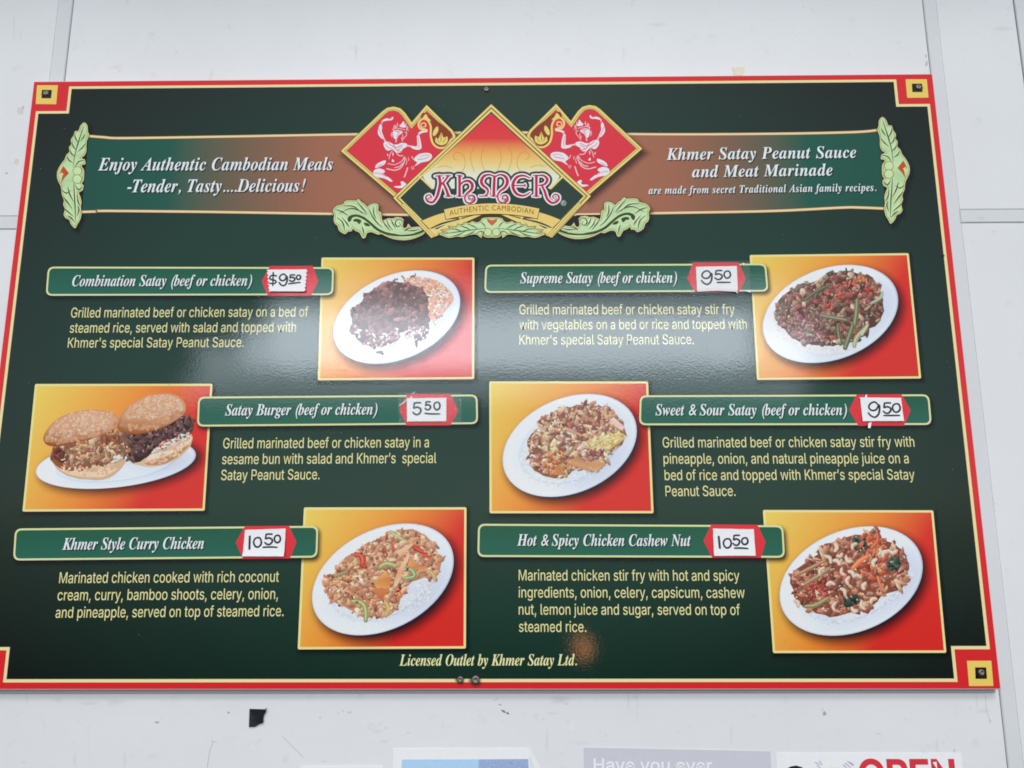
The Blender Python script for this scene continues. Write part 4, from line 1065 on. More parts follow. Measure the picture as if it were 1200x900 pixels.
# side diamonds with the dancers
GOLD, GOLD2, GLINE = C(224, 196, 120), C(206, 178, 100), C(120, 98, 48)
D_OUT = [(58, 232), (205, 92), (222, 80), (245, 76), (268, 82), (285, 98), (308, 131), (360, 70), (452, 160), (462, 178), (458, 200), (470, 300), (252, 398)]
EMRED = C(203, 58, 70)
for T in (SAME, MIR):
    out = T(cz2(D_OUT))
    soft_shadow(out, 0.004, -0.006, 0.008, 0.55, 7.2, 'printed_shadow', emblem)
    s = Sheet(9, 1e-6); s.poly(inset(out, -0.0007), C(66, 60, 34)); s.poly(out, GOLD2); s.poly(inset(out, 0.0007), GOLD); ep(s, 'gold_frame')
    s = Sheet(9.6, 1e-6)
    i1, i2 = inset(out, 0.0032), inset(out, 0.0038)
    s.poly(i1, GLINE, [i2]); s.poly(inset(out, 0.0052), GLINE); s.poly(inset(out, 0.0058), EMRED); ep(s, 'red_diamond')
    # flame corner
    s = Sheet(10.4, 1e-6)
    cor = [(930, 150), (1175, 335), (1192, 415), (1140, 490), (1070, 503), (1010, 462), (985, 380), (990, 300), (960, 235), (905, 218), (880, 240), (880, 215)]
    s.poly(T(smooth(czL(cor), 3, True)), C(132, 62, 40))
    s.stroke(T(smooth(czL([(945, 325), (890, 318), (865, 285), (868, 245), (905, 212), (955, 228), (985, 290), (985, 380), (1010, 462), (1070, 503), (1140, 490), (1192, 415)]), 6)), 0.0026, GOLD)
    s.stroke(T(smooth(czL([(945, 322), (895, 300), (890, 262), (925, 255), (935, 285), (912, 292)]), 5)), 0.0016, GOLD)
    for f in ([(1030, 445), (1038, 398), (1062, 412), (1092, 348), (1112, 402), (1152, 388), (1150, 450), (1090, 478)], [(1003, 372), (1018, 320), (1052, 286), (1062, 330), (1026, 384)], [(900, 214), (935, 162), (958, 200), (990, 232), (960, 228)]):
        s.poly(T(smooth(czL(f), 2, True)), C(214, 196, 110))
    s.stroke(T(czL([(1092, 365), (1086, 440)])), 0.0008, C(132, 62, 40)); s.stroke(T(czL([(1050, 410), (1070, 450)])), 0.0007, C(132, 62, 40)); s.stroke(T(czL([(1135, 405), (1108, 450)])), 0.0007, C(132, 62, 40))
    ep(s, 'flame_corner')
    # dancer
    s = Sheet(10.4, 1e-6)
    DW, DP = C(216, 210, 214), C(236, 178, 178)
    for f in ([(497, 228), (540, 207), (580, 210), (600, 190), (609, 205), (592, 226), (540, 230), (507, 240)], [(480, 262), (497, 290), (492, 340), (518, 402), (500, 414), (470, 387), (453, 350), (462, 300)],
              [(520, 442), (570, 445), (610, 468), (650, 470), (690, 453), (742, 460), (747, 490), (702, 515), (690, 545), (640, 552), (602, 520), (560, 532), (535, 520), (512, 480)],
              [(778, 480), (835, 490), (850, 470), (846, 385), (872, 385), (892, 490), (882, 516), (850, 523), (800, 510)], [(862, 350), (900, 332), (925, 336), (948, 322), (948, 345), (900, 352), (864, 374)],
              [(608, 345), (640, 323), (690, 330), (702, 352), (670, 372), (655, 392), (635, 417), (613, 402)], [(668, 285), (690, 262), (714, 234), (722, 270), (742, 292), (705, 300)],
              [(822, 605), (866, 566), (940, 553), (988, 566), (997, 600), (960, 636), (890, 650), (852, 672), (818, 692), (850, 650), (822, 632)], [(532, 628), (525, 665), (480, 690), (428, 707), (440, 670), (482, 643)],
              [(408, 752), (420, 725), (470, 710), (522, 730), (520, 752), (500, 762), (560, 798), (602, 836), (580, 842), (520, 810), (440, 797), (412, 777)],
              [(600, 560), (612, 548), (606, 590)], [(600, 615), (620, 640), (596, 645)], [(548, 560), (560, 578), (550, 584)],
              [(612, 892), (650, 886), (690, 880), (682, 845), (705, 840), (735, 862), (766, 890), (750, 912), (715, 905), (660, 908)]):
        s.poly(T(smooth(czL(f), 2, True)), DW)
    for v, wv in (([(545, 712), (620, 728), (680, 706), (716, 650), (724, 596)], .0016), ([(555, 660), (620, 672), (690, 640), (715, 600)], .0011), ([(625, 702), (670, 690), (700, 660)], .0014), ([(752, 705), (738, 750), (720, 795)], .0017), ([(790, 692), (800, 720)], .0008), ([(806, 688), (816, 716)], .0008),
                  ([(640, 552), (665, 580), (705, 582)], .0013), ([(600, 535), (580, 560), (566, 612)], .0010), ([(492, 240), (496, 258)], .0016), ([(510, 405), (530, 440)], .0020), ([(748, 482), (778, 486)], .0022), ([(872, 352), (864, 382)], .0016),
                  ([(640, 418), (636, 445)], .0016), ([(690, 400), (700, 440)], .0008), ([(735, 610), (745, 640), (735, 670)], .0009), ([(760, 600), (765, 630)], .0009), ([(795, 590), (812, 620)], .0012), ([(610, 300), (622, 275)], .0009), ([(640, 300), (650, 280)], .0009), ([(735, 320), (765, 330)], .0008), ([(720, 345), (750, 350)], .0008), ([(600, 380), (606, 340)], .0009), ([(745, 300), (742, 330)], .0008)):
        s.stroke(T(smooth(czL(v), 4)), wv, DP)
    for cx_, cy_, hw_, hh_ in ((628, 292, 9, 26), (650, 268, 8, 24), (735, 268, 8, 22), (752, 300, 8, 20), (612, 322, 7, 18), (690, 292, 10, 10)):
        s.poly(T(czL([(cx_ - hw_, cy_ + hh_ * .5), (cx_, cy_ - hh_), (cx_ + hw_, cy_ + hh_ * .5), (cx_, cy_ + hh_ * .8)])), DP)
    for v in ([(600, 318), (640, 306), (690, 312), (722, 322)], [(700, 372), (706, 392), (694, 410)], [(592, 352), (590, 376), (598, 396)], [(735, 345), (742, 372), (722, 400), (700, 425)]):
        s.stroke(T(smooth(czL(v), 4)), 0.0010, DP)
    for v, wv in (([(632, 338), (662, 334), (690, 340)], .0008), ([(664, 350), (660, 372)], .0006), ([(560, 450), (590, 480), (640, 500), (700, 470)], .0009), ([(610, 470), (640, 520), (690, 540)], .0009), ([(650, 345), (672, 352)], .0008), ([(648, 365), (654, 380), (645, 392)], .0006), ([(860, 622), (920, 612), (960, 600)], .0008), ([(530, 470), (560, 500), (600, 515)], .0007), ([(700, 490), (670, 510), (650, 535)], .0007), ([(465, 310), (478, 350), (500, 395)], .0006), ([(855, 400), (866, 450), (862, 500)], .0006), ([(420, 760), (470, 760), (540, 790)], .0007), ([(880, 590), (940, 575), (980, 590)], .0006), ([(560, 215), (595, 205)], .0005), ([(450, 690), (500, 668)], .0006)):
        s.stroke(T(smooth(czL(v), 4)), wv, EMRED)
    ep(s, 'dancer_figure')

# centre diamond
C_OUT = [(587, 68), (937, 391), (800, 537), (378, 538), (243, 397)]
out = cz2(C_OUT)
s = Sheet(12, 1e-6); s.poly(inset([cz2([q])[0] for q in ((587, 68), (937, 391), (800, 537), (588, 480), (378, 538), (243, 397))], -0.0008), C(66, 60, 34))
s.poly(cz2([(587, 68), (937, 391), (800, 537), (588, 440), (378, 538), (243, 397)]), GOLD); ep(s, 'gold_frame')
s = Sheet(12.6, 1e-6)
s.poly(cz2([(587, 78), (840, 312), (926, 391), (800, 524), (784, 500), (588, 440), (392, 500), (378, 524), (253, 397), (334, 320)]), GLINE)
s.poly(cz2([(587, 84), (838, 316), (920, 391), (800, 518), (784, 490), (588, 440), (392, 490), (378, 518), (259, 397), (336, 322)]), GOLD)
s.poly(cz2([(587, 94), (836, 324), (912, 391), (793, 514), (700, 462), (588, 452), (480, 462), (384, 514), (267, 397), (338, 328)]), C(50, 66, 60)); ep(s, 'green_diamond')
# red to cream ground
def topcol(y):
    return (mixc(C(205, 52, 68), C(206, 66, 66), (y - 100) / 90) if y < 190 else mixc(C(206, 66, 66), C(220, 160, 90), (y - 190) / 50) if y < 240 else
            mixc(C(220, 160, 90), C(216, 190, 118), (y - 240) / 35) if y < 275 else mixc(C(216, 190, 118), C(212, 212, 190), (y - 275) / 45))
s = Sheet(13.2)
rows, cols = [], []
for k in range(25):
    y_ = 100 + (365 - 100) * k / 24
    xl_ = 587 - (y_ - 100) * 1.09 if y_ < 322 else 345 + (y_ - 322) * .8
    xr_ = 587 + (y_ - 100) * 1.09 if y_ < 322 else 830 - (y_ - 322) * .8
    rows.append([cz2([(xl_ + (xr_ - xl_) * j / 8, y_)])[0] for j in range(9)]); cols.append([topcol(y_)] * 9)
s.grid(rows, cols); ep(s, 'sunset_ground')
s = Sheet(13.8, 1e-6)
s.stroke(cz2([(336, 322), (380, 364)]), 0.0026, GOLD); s.stroke(cz2([(840, 320), (796, 364)]), 0.0026, GOLD)
cU = zc(480, 115, 6)
for v in ([(545, 320), (510, 380), (505, 450), (530, 515)], [(455, 345), (430, 400), (435, 460), (455, 520)], [(335, 440), (310, 425), (315, 395), (350, 385), (385, 420), (390, 480), (370, 520)], [(200, 490), (250, 480), (300, 495)]):
    for T in (SAME, MIR):
        s.stroke(T(smooth(cU(v), 5)), 0.0006, C(176, 130, 76))
ep(s, 'curl_line')

# crimson uncial lettering
STK = [([(180, 102), (207, 100), (236, 100)], [7, 8, 7]), ([(208, 102), (216, 150), (206, 205), (190, 252), (162, 286), (126, 276), (116, 246), (140, 232), (156, 250), (140, 258)], [20, 24, 22, 20, 18, 14, 10, 7, 6]),
       ([(252, 98), (292, 99)], [7, 7]), ([(272, 102), (245, 140), (216, 166)], [18, 14, 12]), ([(236, 148), (258, 195), (274, 240)], [14, 20, 22]), ([(252, 243), (302, 243)], [7, 7]),
       ([(334, 98), (352, 98), (372, 102)], [7, 8, 7]), ([(352, 102), (352, 170), (352, 240)], [22, 20, 22]), ([(330, 243), (376, 243)], [7, 7]),
       ([(356, 165), (380, 142), (415, 136), (440, 160), (436, 195), (408, 220), (390, 245), (396, 282), (428, 292), (458, 270), (448, 240), (420, 242), (418, 264), (436, 264)], [10, 16, 22, 24, 20, 14, 12, 14, 18, 16, 10, 8, 6]),
       ([(596, 104), (560, 92), (524, 102), (505, 135), (515, 165), (545, 190), (552, 215), (536, 238)], [10, 14, 22, 24, 22, 18, 14, 12]), ([(492, 243), (548, 241)], [9, 9]),
       ([(597, 104), (594, 170), (592, 240)], [20, 22, 22]), ([(570, 243), (614, 243)], [7, 7]), ([(600, 108), (635, 92), (672, 104), (688, 140), (672, 180), (636, 208), (620, 240), (630, 278), (660, 290), (690, 270), (682, 240), (656, 240), (652, 262), (668, 264)], [10, 14, 22, 24, 20, 14, 12, 14, 18, 16, 10, 8, 6]),
       ([(846, 116), (800, 98), (752, 112), (726, 165), (748, 222), (800, 240), (848, 216)], [8, 16, 22, 24, 22, 16, 8]), ([(735, 168), (780, 168), (812, 168)], [10, 10, 12]), ([(812, 158), (812, 178)], [6, 6]),
       ([(866, 97), (900, 97)], [7, 7]), ([(891, 100), (891, 170), (891, 240)], [22, 20, 22]), ([(866, 243), (916, 243)], [7, 7]), ([(896, 99), (940, 98), (968, 124), (950, 158), (905, 168)], [9, 16, 22, 18, 9]),
       ([(928, 166), (950, 210), (968, 262), (1004, 290), (1042, 274), (1048, 242), (1020, 230), (1004, 250), (1022, 262)], [14, 20, 20, 18, 16, 12, 8, 6])]
u6 = pxl(575, 225)[0] / 6
letters = [(smooth(cz3(p), 6), [x * u6 for x in wv]) for p, wv in STK]
for k, (grow, col, nm) in enumerate(((50, C(50, 66, 60), 'emblem_letter_halo'), (19, C(242, 216, 224), 'emblem_letter_rim'), (0, C(178, 44, 72), 'emblem_letter'))):
    s = Sheet(14.5 + k * 0.8, 1e-7)
    for p, wv in letters:
        s.stroke(p, [x * 0.94 + grow * u6 for x in wv], col)
    ep(s, nm)
# registered mark
s = Sheet(15, 1e-6)
cR = cz3([(1082 + 19 * math.cos(a * .5236), 291 + 19 * math.sin(a * .5236)) for a in range(12)])
s.poly(cR, C(186, 194, 188)); s.poly(inset(cR, 0.0006), C(56, 76, 70)); ep(s, 'registered_mark')
s = Sheet(15.5, 1e-7); lettering(s, 'caps', 'R', (480 + 1074 / 6, 190 + 301 / 6), (480 + 1092 / 6, 190 + 301 / 6), 3.4, C(200, 206, 200)); ep(s, 'registered_mark')

# centre leaf below the ribbon
H = [(580, 392), (540, 393), (508, 400), (498, 418), (470, 428), (440, 418), (420, 432), (385, 428), (372, 446), (340, 440), (330, 458), (275, 455), (292, 472), (225, 480), (252, 496), (208, 508), (235, 522), (280, 536), (330, 526), (372, 530), (420, 516), (460, 510), (485, 520), (505, 536), (512, 515), (528, 528), (552, 534), (580, 532)]
full = H + [(1160 - x, y) for x, y in H[::-1][1:-1]]
V = [[(240, 508), (330, 495), (440, 480), (540, 468)], [(300, 470), (340, 480), (370, 492)], [(350, 450), (400, 465), (430, 482)], [(410, 440), (450, 455), (480, 475)], [(300, 525), (350, 512), (390, 492)], [(390, 520), (430, 505), (460, 485)], [(500, 425), (520, 440), (535, 465)], [(470, 505), (500, 490), (520, 500), (515, 520)]]
V = V + [[(1160 - x, y) for x, y in v] for v in V]
s = Sheet(11.2); s.poly(cz3([(180, 480), (350, 405), (580, 368), (810, 405), (980, 480), (900, 520), (260, 520)]), C(54, 44, 26)); ep(s, 'dark_gap')
out = smooth(cz3(full), 2, True)
s = Sheet(16, 1e-6); s.poly(inset(out, -0.0008), C(60, 60, 34)); s.poly(out, LCREAM); ep(s, 'center_leaf_rim')
s = Sheet(16.6, 1e-6); g_ = inset(out, 0.0017); s.poly(inset(out, 0.0012), C(96, 104, 58)); s.poly(g_, LEAF2); ep(s, 'center_leaf')
s = Sheet(17.2, 1e-6)
for v in V: s.stroke(smooth(cz3(v), 4), [.0006, .0016, .0004], OLIVE)
for bx in (551, 609):
    c = cz3([(bx + 26 * math.cos(a * .4488), 496 + 26 * math.sin(a * .4488)) for a in range(14)])
    s.poly(inset(c, -0.0006), OLIVE); s.poly(c, LCREAM); s.poly(inset(c, 0.0008), LEAF2)
ep(s, 'center_vein')
s = Sheet(17.6); s.poly(cz3([(543, 400), (580, 412), (617, 400), (612, 422), (580, 452), (548, 422)]), C(196, 96, 70)); ep(s, 'blossom')

# arched ribbon
def arc_band(xa, xb, ya, yb, rise, th, n=16):
    top = [(xa + (xb - xa) * k / n, ya + (yb - ya) * k / n - rise * 4 * (k / n) * (1 - k / n)) for k in range(n + 1)]
    bot = [(x + (8 if k < n / 2 else -8) * 0 , y + th) for k, (x, y) in enumerate(top)]
    return top, bot
for T in (SAME, MIR):
    tail = T(smooth(cz3([(268, 352), (180, 378), (85, 416)]), 5) + smooth(cz3([(140, 470), (230, 428), (345, 402)]), 5))
    s = Sheet(14.4, 1e-6); s.poly(inset(tail, -0.0008), C(80, 62, 34)); s.poly(tail, C(222, 188, 112)); ep(s, 'ribbon_tail')
    s = Sheet(14.9, 1e-6)
    s.poly(T(cz3([(258, 404), (345, 404), (345, 385), (258, 385)])), C(110, 84, 44))
    s.stroke(T(smooth(cz3([(150, 478), (240, 442), (352, 412), (356, 396)]), 5)), 0.0012, C(228, 216, 160))
    s.poly(T(cz3([(140, 470), (190, 474), (216, 490), (190, 505), (175, 528), (150, 536)])), GOLD); ep(s, 'ribbon_fold')
# frame bars cross in front of the tails
for T in (SAME, MIR):
    s = Sheet(15.4, 1e-6)
    bar = T(cz3([(-60, 310.5), (-41, 292.5), (175, 518), (156, 537)]))
    s.poly(inset(bar, -0.0005), GLINE); s.poly(bar, GOLD)
    s.stroke(T(cz3([(-50, 302), (162, 524)])), 0.0006, GLINE)
    ep(s, 'gold_frame')
top, bot = arc_band(244, 912, 338, 332, 40, 0)
bot = arc_band(258, 896, 404, 400, 36, 0)[0]
rib = smooth(cz3(top), 2) + smooth(cz3(bot[::-1]), 2)
s = Sheet(17.9, 1e-6); s.poly(inset(rib, -0.0008), C(90, 68, 36)); s.poly(rib, C(226, 196, 122)); s.poly(inset(rib, 0.0012), C(222, 188, 110)); ep(s, 'ribbon')
s = Sheet(18.6, 1e-7)
txt = 'AUTHENTIC CAMBODIAN'
F = FONT['caps']
tot = sum(F[c][0] + .06 for c in txt)
pen = 0
for ch in txt:
    adv, ls = F[ch]
    for o_, hs_ in glyph_groups(ls):
        def TT(q):
            u = (pen + q[0]) / tot
            um = (pen + adv / 2) / tot
            xx = 282 + (876 - 282) * u
            base = 380 - 7 * um - 33 * 4 * um * (1 - um) + (xx - (282 + 594 * um)) * (-(33 * 4 * (1 - 2 * um) + 7) / 594)
            return cz3([(xx + q[1] * 40 * (um - .5) * 0.25, base - q[1] * 52)])[0]
        s.poly([TT(q) for q in o_], C(120, 84, 40), [[TT(q) for q in h] for h in hs_])
    pen += adv + .06
ep(s, 'ribbon_lettering')

# ---------------------------------------------------------------- dish pictures
YEL, ORA, REDP = C(234, 192, 92), C(226, 134, 62), C(200, 56, 52)


def picture(quad, label, a=0.85, b=0.42):
    q = PX(quad)
    soft_shadow(q, 0.002, -0.003, 0.005, 0.75, 1.8, 'printed_shadow', board)
    s = Sheet(2.4)
    s.poly(rounded(q, 0.0022), C(236, 206, 140))
    pic = s.build('dish_picture', INK, board, label)
    iq = inset(q, 0.0027)
    s = Sheet(3)
    n = 14
    rows, cols = [], []
    for i in range(n + 1):
        rows.append([quad_at(iq, j / n, i / n) for j in range(n + 1)])
        cr = []
        for j in range(n + 1):
            t = a * j / n + b * i / n
            cr.append(mixc(YEL, ORA, t / 0.55) if t < 0.55 else mixc(ORA, REDP, (t - 0.55) / 0.33))
        cols.append(cr)
    s.grid(rows, cols)
    s.build('colour_ground', INK, pic)
    return pic


def ellipse(cx, cy, hw, hh, corr, n=64, k=1.0, dx=0, dy=0):
    ph = math.acos(corr)
    return PX([(cx + dx + hw * k * math.cos(2 * math.pi * i / n), cy + dy + hh * k * math.cos(2 * math.pi * i / n - ph)) for i in range(n)])


def plate(pic, cx, cy, hw, hh, corr, cool=1.0):
    soft_shadow(ellipse(cx, cy, hw, hh, corr, k=0.985, dx=hw * .06, dy=hh * .09), 0, 0, 0.012, 0.80, 3.5, 'printed_shadow', pic)
    s = Sheet(4.2)
    ks = [0.02, 0.55, 0.70, 0.735, 0.77, 0.90, 0.965, 0.985, 1.0]
    base = [(206, 212, 226), (206, 212, 226), (208, 214, 228), (196, 203, 220), (211, 217, 230), (217, 222, 233), (222, 227, 236), (208, 213, 226), (176, 184, 206)]
    rings, cols = [], []
    n = 64
    for k, c in zip(ks, base):
        rings.append(ellipse(cx, cy, hw, hh, corr, n, k))
        cr = []
        for i in range(n):
            a = 2 * math.pi * i / n
            sh = 1 + 0.03 * math.cos(a - 3.6) * k - 0.05 * max(0, math.cos(a - 0.6)) * (k > 0.7) + 0.02 * math.sin(3 * a + cx)
            cr.append(C(*(min(250, v * sh) for v in c)))
        cols.append(cr)
    s.rings(rings, cols)
    y = s.y
    s.poly(rings[0], cols[0])
    return s.build('plate', INK, pic)


def chunks(s, region, n, palette, size, elong=(1, 2.2), jag=0.28, shade=0.35, angle=None, ragged=0.0):
    """scatter irregular morsels inside a region (photo pixels); later ones lie on top"""
    xs = [p[0] for p in region]; ys = [p[1] for p in region]
    pts = []
    tries = 0
    while len(pts) < n and tries < n * 40:
        tries += 1
        p = (rnd.uniform(min(xs), max(xs)), rnd.uniform(min(ys), max(ys)))
        if inside((p[0] + rnd.uniform(-ragged, ragged), p[1] + rnd.uniform(-ragged, ragged)), region):
            pts.append(p)
    for p in pts:
        r = rnd.uniform(*size)
        e = rnd.uniform(*elong)
        th = rnd.uniform(0, 3.14) if angle is None else rnd.gauss(angle, 0.35)
        m = rnd.randint(6, 9)
        base = rnd.choice(palette)
        lum = rnd.uniform(1 - shade * .6, 1 + shade * .4)
        out, col = [], []
        la = rnd.gauss(-2.2, 0.5)          # the picture's own modelling of each morsel
        for k in range(m):
            a = 2 * math.pi * k / m + rnd.uniform(-.2, .2)
            rr = r * (1 + rnd.uniform(-jag, jag))
            x, y = rr * e * math.cos(a), rr / e ** .5 * math.sin(a)
            x, y = x * math.cos(th) - y * math.sin(th), x * math.sin(th) + y * math.cos(th)
            out.append((p[0] + x, p[1] + y))
            f = lum * (1 + shade * math.cos(math.atan2(y, x) - la))
            g_ = 0.3 * base[0] + 0.5 * base[1] + 0.2 * base[2]
            col.append(C(*(max(14, min(244, ((v * 0.9 + g_ * 0.1) * f) * 0.97 + 14)) for v in base)))
        s.poly(PX(out), col)


def heap(s, outline, colours, glints):
    """a heap of food: large strips, then middling bits, then crumbs and glints"""
    size = abs(area2(outline)) / 2
    deep = [tuple(v * 0.82 for v in c) for c in colours]
    dim = [tuple(v * 0.68 for v in c) for c in colours]
    chunks(s, outline, int(size / 34), deep, (2.0, 3.6), elong=(1, 2.0), shade=.26, jag=.3, ragged=1.5)
    chunks(s, outline, int(size / 62), colours, (2.4, 4.6), elong=(1.1, 2.3), shade=.34, jag=.32, ragged=1.0)
    chunks(s, outline, int(size / 70), colours, (1.3, 2.6), elong=(1, 2.4), shade=.34, jag=.34, ragged=2.0)
    chunks(s, outline, int(size / 120), dim, (.5, 1.3), elong=(1, 3), shade=.2, jag=.4)
    chunks(s, outline, int(size / 170), glints, (.4, .9), elong=(1, 2.4), shade=.15)


def soft(c):
    """the muted ink of an old printed photograph"""
    g_ = 0.3 * c[0] + 0.5 * c[1] + 0.2 * c[2]
    return C(*(v * 0.80 + g_ * 0.20 for v in c))


def zpx(ox, oy, sc_):
    return lambda pts: [(ox + p[0] / sc_, oy + p[1] / sc_) for p in pts]


def food(pic, name, spec, layer, label=None, each=False):
    if each:        # one sub-part per piece
        return [food(pic, name, [a], layer + .02 * i, label) for i, a in enumerate(spec)]
    s = Sheet(layer, 5e-7)
    for a in spec:
        if a[0] == 'mound':
            heap(s, a[1], a[2], a[3])
        elif a[0] == 'fill':
            pts = smooth(a[1], 3, True)
            pts = [(x + rnd.uniform(-a[3], a[3]), y + rnd.uniform(-a[3], a[3])) for x, y in pts]
            s.poly(PX(pts), soft(a[2]))
        elif a[0] == 'chunks':
            chunks(s, *a[1:-1], **a[-1])
        elif a[0] == 'stroke':
            u = pxl(*a[1][0])[0]
            s.stroke(PX(smooth(a[1], 5)), [v * u for v in a[2]], soft(a[3]))
            if len(a) > 4:      # paler ridge along the piece
                s.stroke(PX(smooth([(x - .4, y - .5) for x, y in a[1]], 5)), [v * u * .35 for v in a[2]], soft(a[4]))
        elif a[0] == 'poly':
            cols = a[2] if isinstance(a[2], list) else [a[2]]
            s.poly(PX(a[1]), [soft(cols[i % len(cols)]) for i in range(len(a[1]))])
    return s.build(name, PHOTO, pic, label)


RICE = [(226, 226, 228), (214, 212, 212), (236, 236, 238), (200, 196, 198), (222, 214, 204)]
def rice(region, n=150, sz=(0.7, 1.25)):
    return [('chunks', region, n, RICE, sz, dict(elong=(1.4, 2.2), shade=.12, ragged=2.5))]

# --- combination satay
pic = picture([(376.8, 301.9), (556, 302), (555.7, 444.3), (372.4, 445.8)], 'printed picture of brown satay mince, rice and grated carrot on an oval plate')
plate(pic, 465, 371.7, 74.4, 54.8, -.33)
z = zpx(350, 290, 5.217)
meat = z([(320, 380), (372, 350), (440, 265), (555, 214), (640, 214), (735, 245), (790, 300), (785, 385), (795, 460), (790, 550), (735, 570), (690, 530), (620, 520), (570, 575), (500, 610), (430, 598), (365, 570), (335, 480)])
food(pic, 'rice', [('fill', z([(300, 400), (420, 300), (600, 300), (800, 420), (800, 590), (680, 640), (560, 665), (470, 650), (360, 600), (310, 520)]), (216, 214, 216), .8)] + rice(z([(300, 400), (420, 300), (600, 300), (800, 420), (800, 590), (680, 640), (560, 665), (470, 650), (350, 600), (310, 520)]), 260), 5)
food(pic, 'carrot_salad', [('fill', z([(640, 205), (760, 180), (880, 225), (950, 310), (890, 395), (820, 460), (770, 400), (730, 280)]), (222, 150, 120), .8),
     ('chunks', z([(640, 205), (760, 180), (880, 225), (950, 310), (890, 395), (820, 470), (770, 400), (730, 280)]), 190, [(232, 150, 110), (238, 180, 150), (226, 120, 84), (240, 206, 190), (214, 130, 110), (236, 214, 200)], (0.8, 1.8), dict(elong=(1.5, 3.2), ragged=2))], 7)
food(pic, 'satay_mince', [('fill', meat, (92, 48, 46), 1.2),
     ('mound', meat, [(104, 62, 58), (122, 74, 68), (92, 52, 50), (134, 88, 80), (112, 66, 60)], [(186, 156, 150), (170, 136, 130)]),
     ('chunks', z([(340, 470), (480, 540), (600, 500), (700, 500), (790, 480), (800, 570), (690, 560), (600, 560), (560, 620), (450, 620), (360, 590)]), 90, [(206, 186, 180), (186, 150, 144), (222, 212, 208), (150, 108, 102)], (0.8, 1.8), dict(elong=(1.2, 2.4), shade=.2, ragged=3)),
     ('chunks', z([(330, 360), (345, 400), (320, 400)]), 5, [(60, 34, 34)], (1, 1.8), dict(elong=(1, 1.6))), ('chunks', z([(480, 630), (520, 640), (515, 660), (490, 660)]), 7, [(80, 74, 70), (60, 56, 50)], (0.9, 1.8), dict(elong=(1, 1.6))),
     ('chunks', z([(560, 205), (640, 175), (720, 165), (700, 185)]), 8, [(70, 70, 56), (110, 90, 80)], (0.7, 1.4), dict(elong=(1, 2)))], 8.5)

# --- supreme satay
pic = picture([(878.4, 298.9), (1064.8, 296.7), (1079.5, 443.5), (887, 445.3)], 'printed picture of red meat stir fry with green beans on an oval plate', .84, .40)
plate(pic, 973, 368, 79.4, 57.6, -.27)
z = zpx(860, 280, 4.615)
reg = z([(232, 360), (270, 310), (340, 260), (440, 225), (520, 190), (600, 175), (700, 195), (775, 240), (800, 310), (800, 420), (740, 490), (640, 560), (540, 575), (420, 570), (320, 540), (250, 470), (232, 410)])
food(pic, 'rice', [('fill', z([(225, 470), (300, 450), (520, 560), (640, 600), (500, 625), (380, 610), (270, 545)]), (214, 210, 210), 1)] + rice(z([(215, 460), (300, 450), (520, 540), (680, 590), (500, 630), (380, 612), (260, 545)]), 200), 5)
food(pic, 'meat_stir_fry', [('fill', reg, (96, 60, 52), 1.5),
     ('mound', reg, [(140, 82, 72), (122, 72, 64), (154, 92, 78), (134, 108, 88), (110, 80, 68), (146, 80, 70), (166, 136, 114), (122, 108, 86)], [(206, 180, 160), (214, 196, 172)]),
     ('chunks', z([(500, 260), (620, 230), (760, 240), (790, 290), (640, 330), (520, 380), (470, 360)]), 44, [(186, 74, 62), (190, 92, 70), (166, 64, 56), (196, 112, 84)], (1.2, 2.6), dict(elong=(1, 2))),
     ('chunks', z([(640, 200), (720, 200), (740, 230), (660, 235)]), 14, [(220, 112, 60), (204, 90, 54)], (1, 2.2), dict(elong=(1.2, 2.4))),
     ('chunks', z([(235, 420), (400, 380), (520, 440), (500, 560), (380, 560), (270, 500)]), 120, [(140, 92, 92), (158, 112, 108), (122, 80, 80)], (0.8, 2), dict(elong=(1, 2), ragged=1))], 7)
GB, GB2 = (98, 112, 72), (146, 158, 112)
food(pic, 'green_bean', [('stroke', z(p), w_, c, c2) for p, w_, c, c2 in (
     ([(380, 335), (440, 290), (520, 250)], [3.2, 4, 3], (84, 88, 66), (126, 130, 98)), ([(330, 285), (360, 262), (410, 245)], [2.5, 3, 2.5], (90, 84, 66), (130, 120, 96)), ([(470, 415), (540, 428), (605, 440)], [4, 5, 4], (106, 112, 82), (150, 152, 120)),
     ([(665, 330), (660, 400), (650, 470)], [4.5, 6, 5], GB, GB2), ([(640, 470), (620, 530), (600, 590)], [5, 6.4, 5], (92, 104, 70), (140, 150, 108)), ([(560, 470), (565, 520), (575, 570)], [4, 5, 4], (94, 98, 70), (136, 138, 104)), ([(690, 500), (660, 540), (650, 580)], [4, 5.5, 4], (150, 160, 110), (184, 190, 146)),
     ([(740, 350), (790, 320), (800, 290)], [2.5, 4, 3], (150, 160, 124), (180, 188, 150)), ([(500, 190), (530, 180), (545, 195)], [2, 3.4, 2], (96, 80, 66), (130, 112, 92)), ([(605, 160), (608, 185)], [1.5, 3], (74, 70, 66), (110, 100, 92)), ([(715, 195), (745, 215)], [2, 3], (84, 70, 60), (120, 96, 80)), ([(720, 470), (700, 500), (690, 520)], [3, 4, 3], (170, 176, 130), (196, 200, 160)))] +
     [('chunks', z([(535, 550), (570, 555), (560, 580)]), 3, [(206, 186, 140)], (1.6, 2.4), dict(elong=(1, 1.4)))], 10.2, each=True)

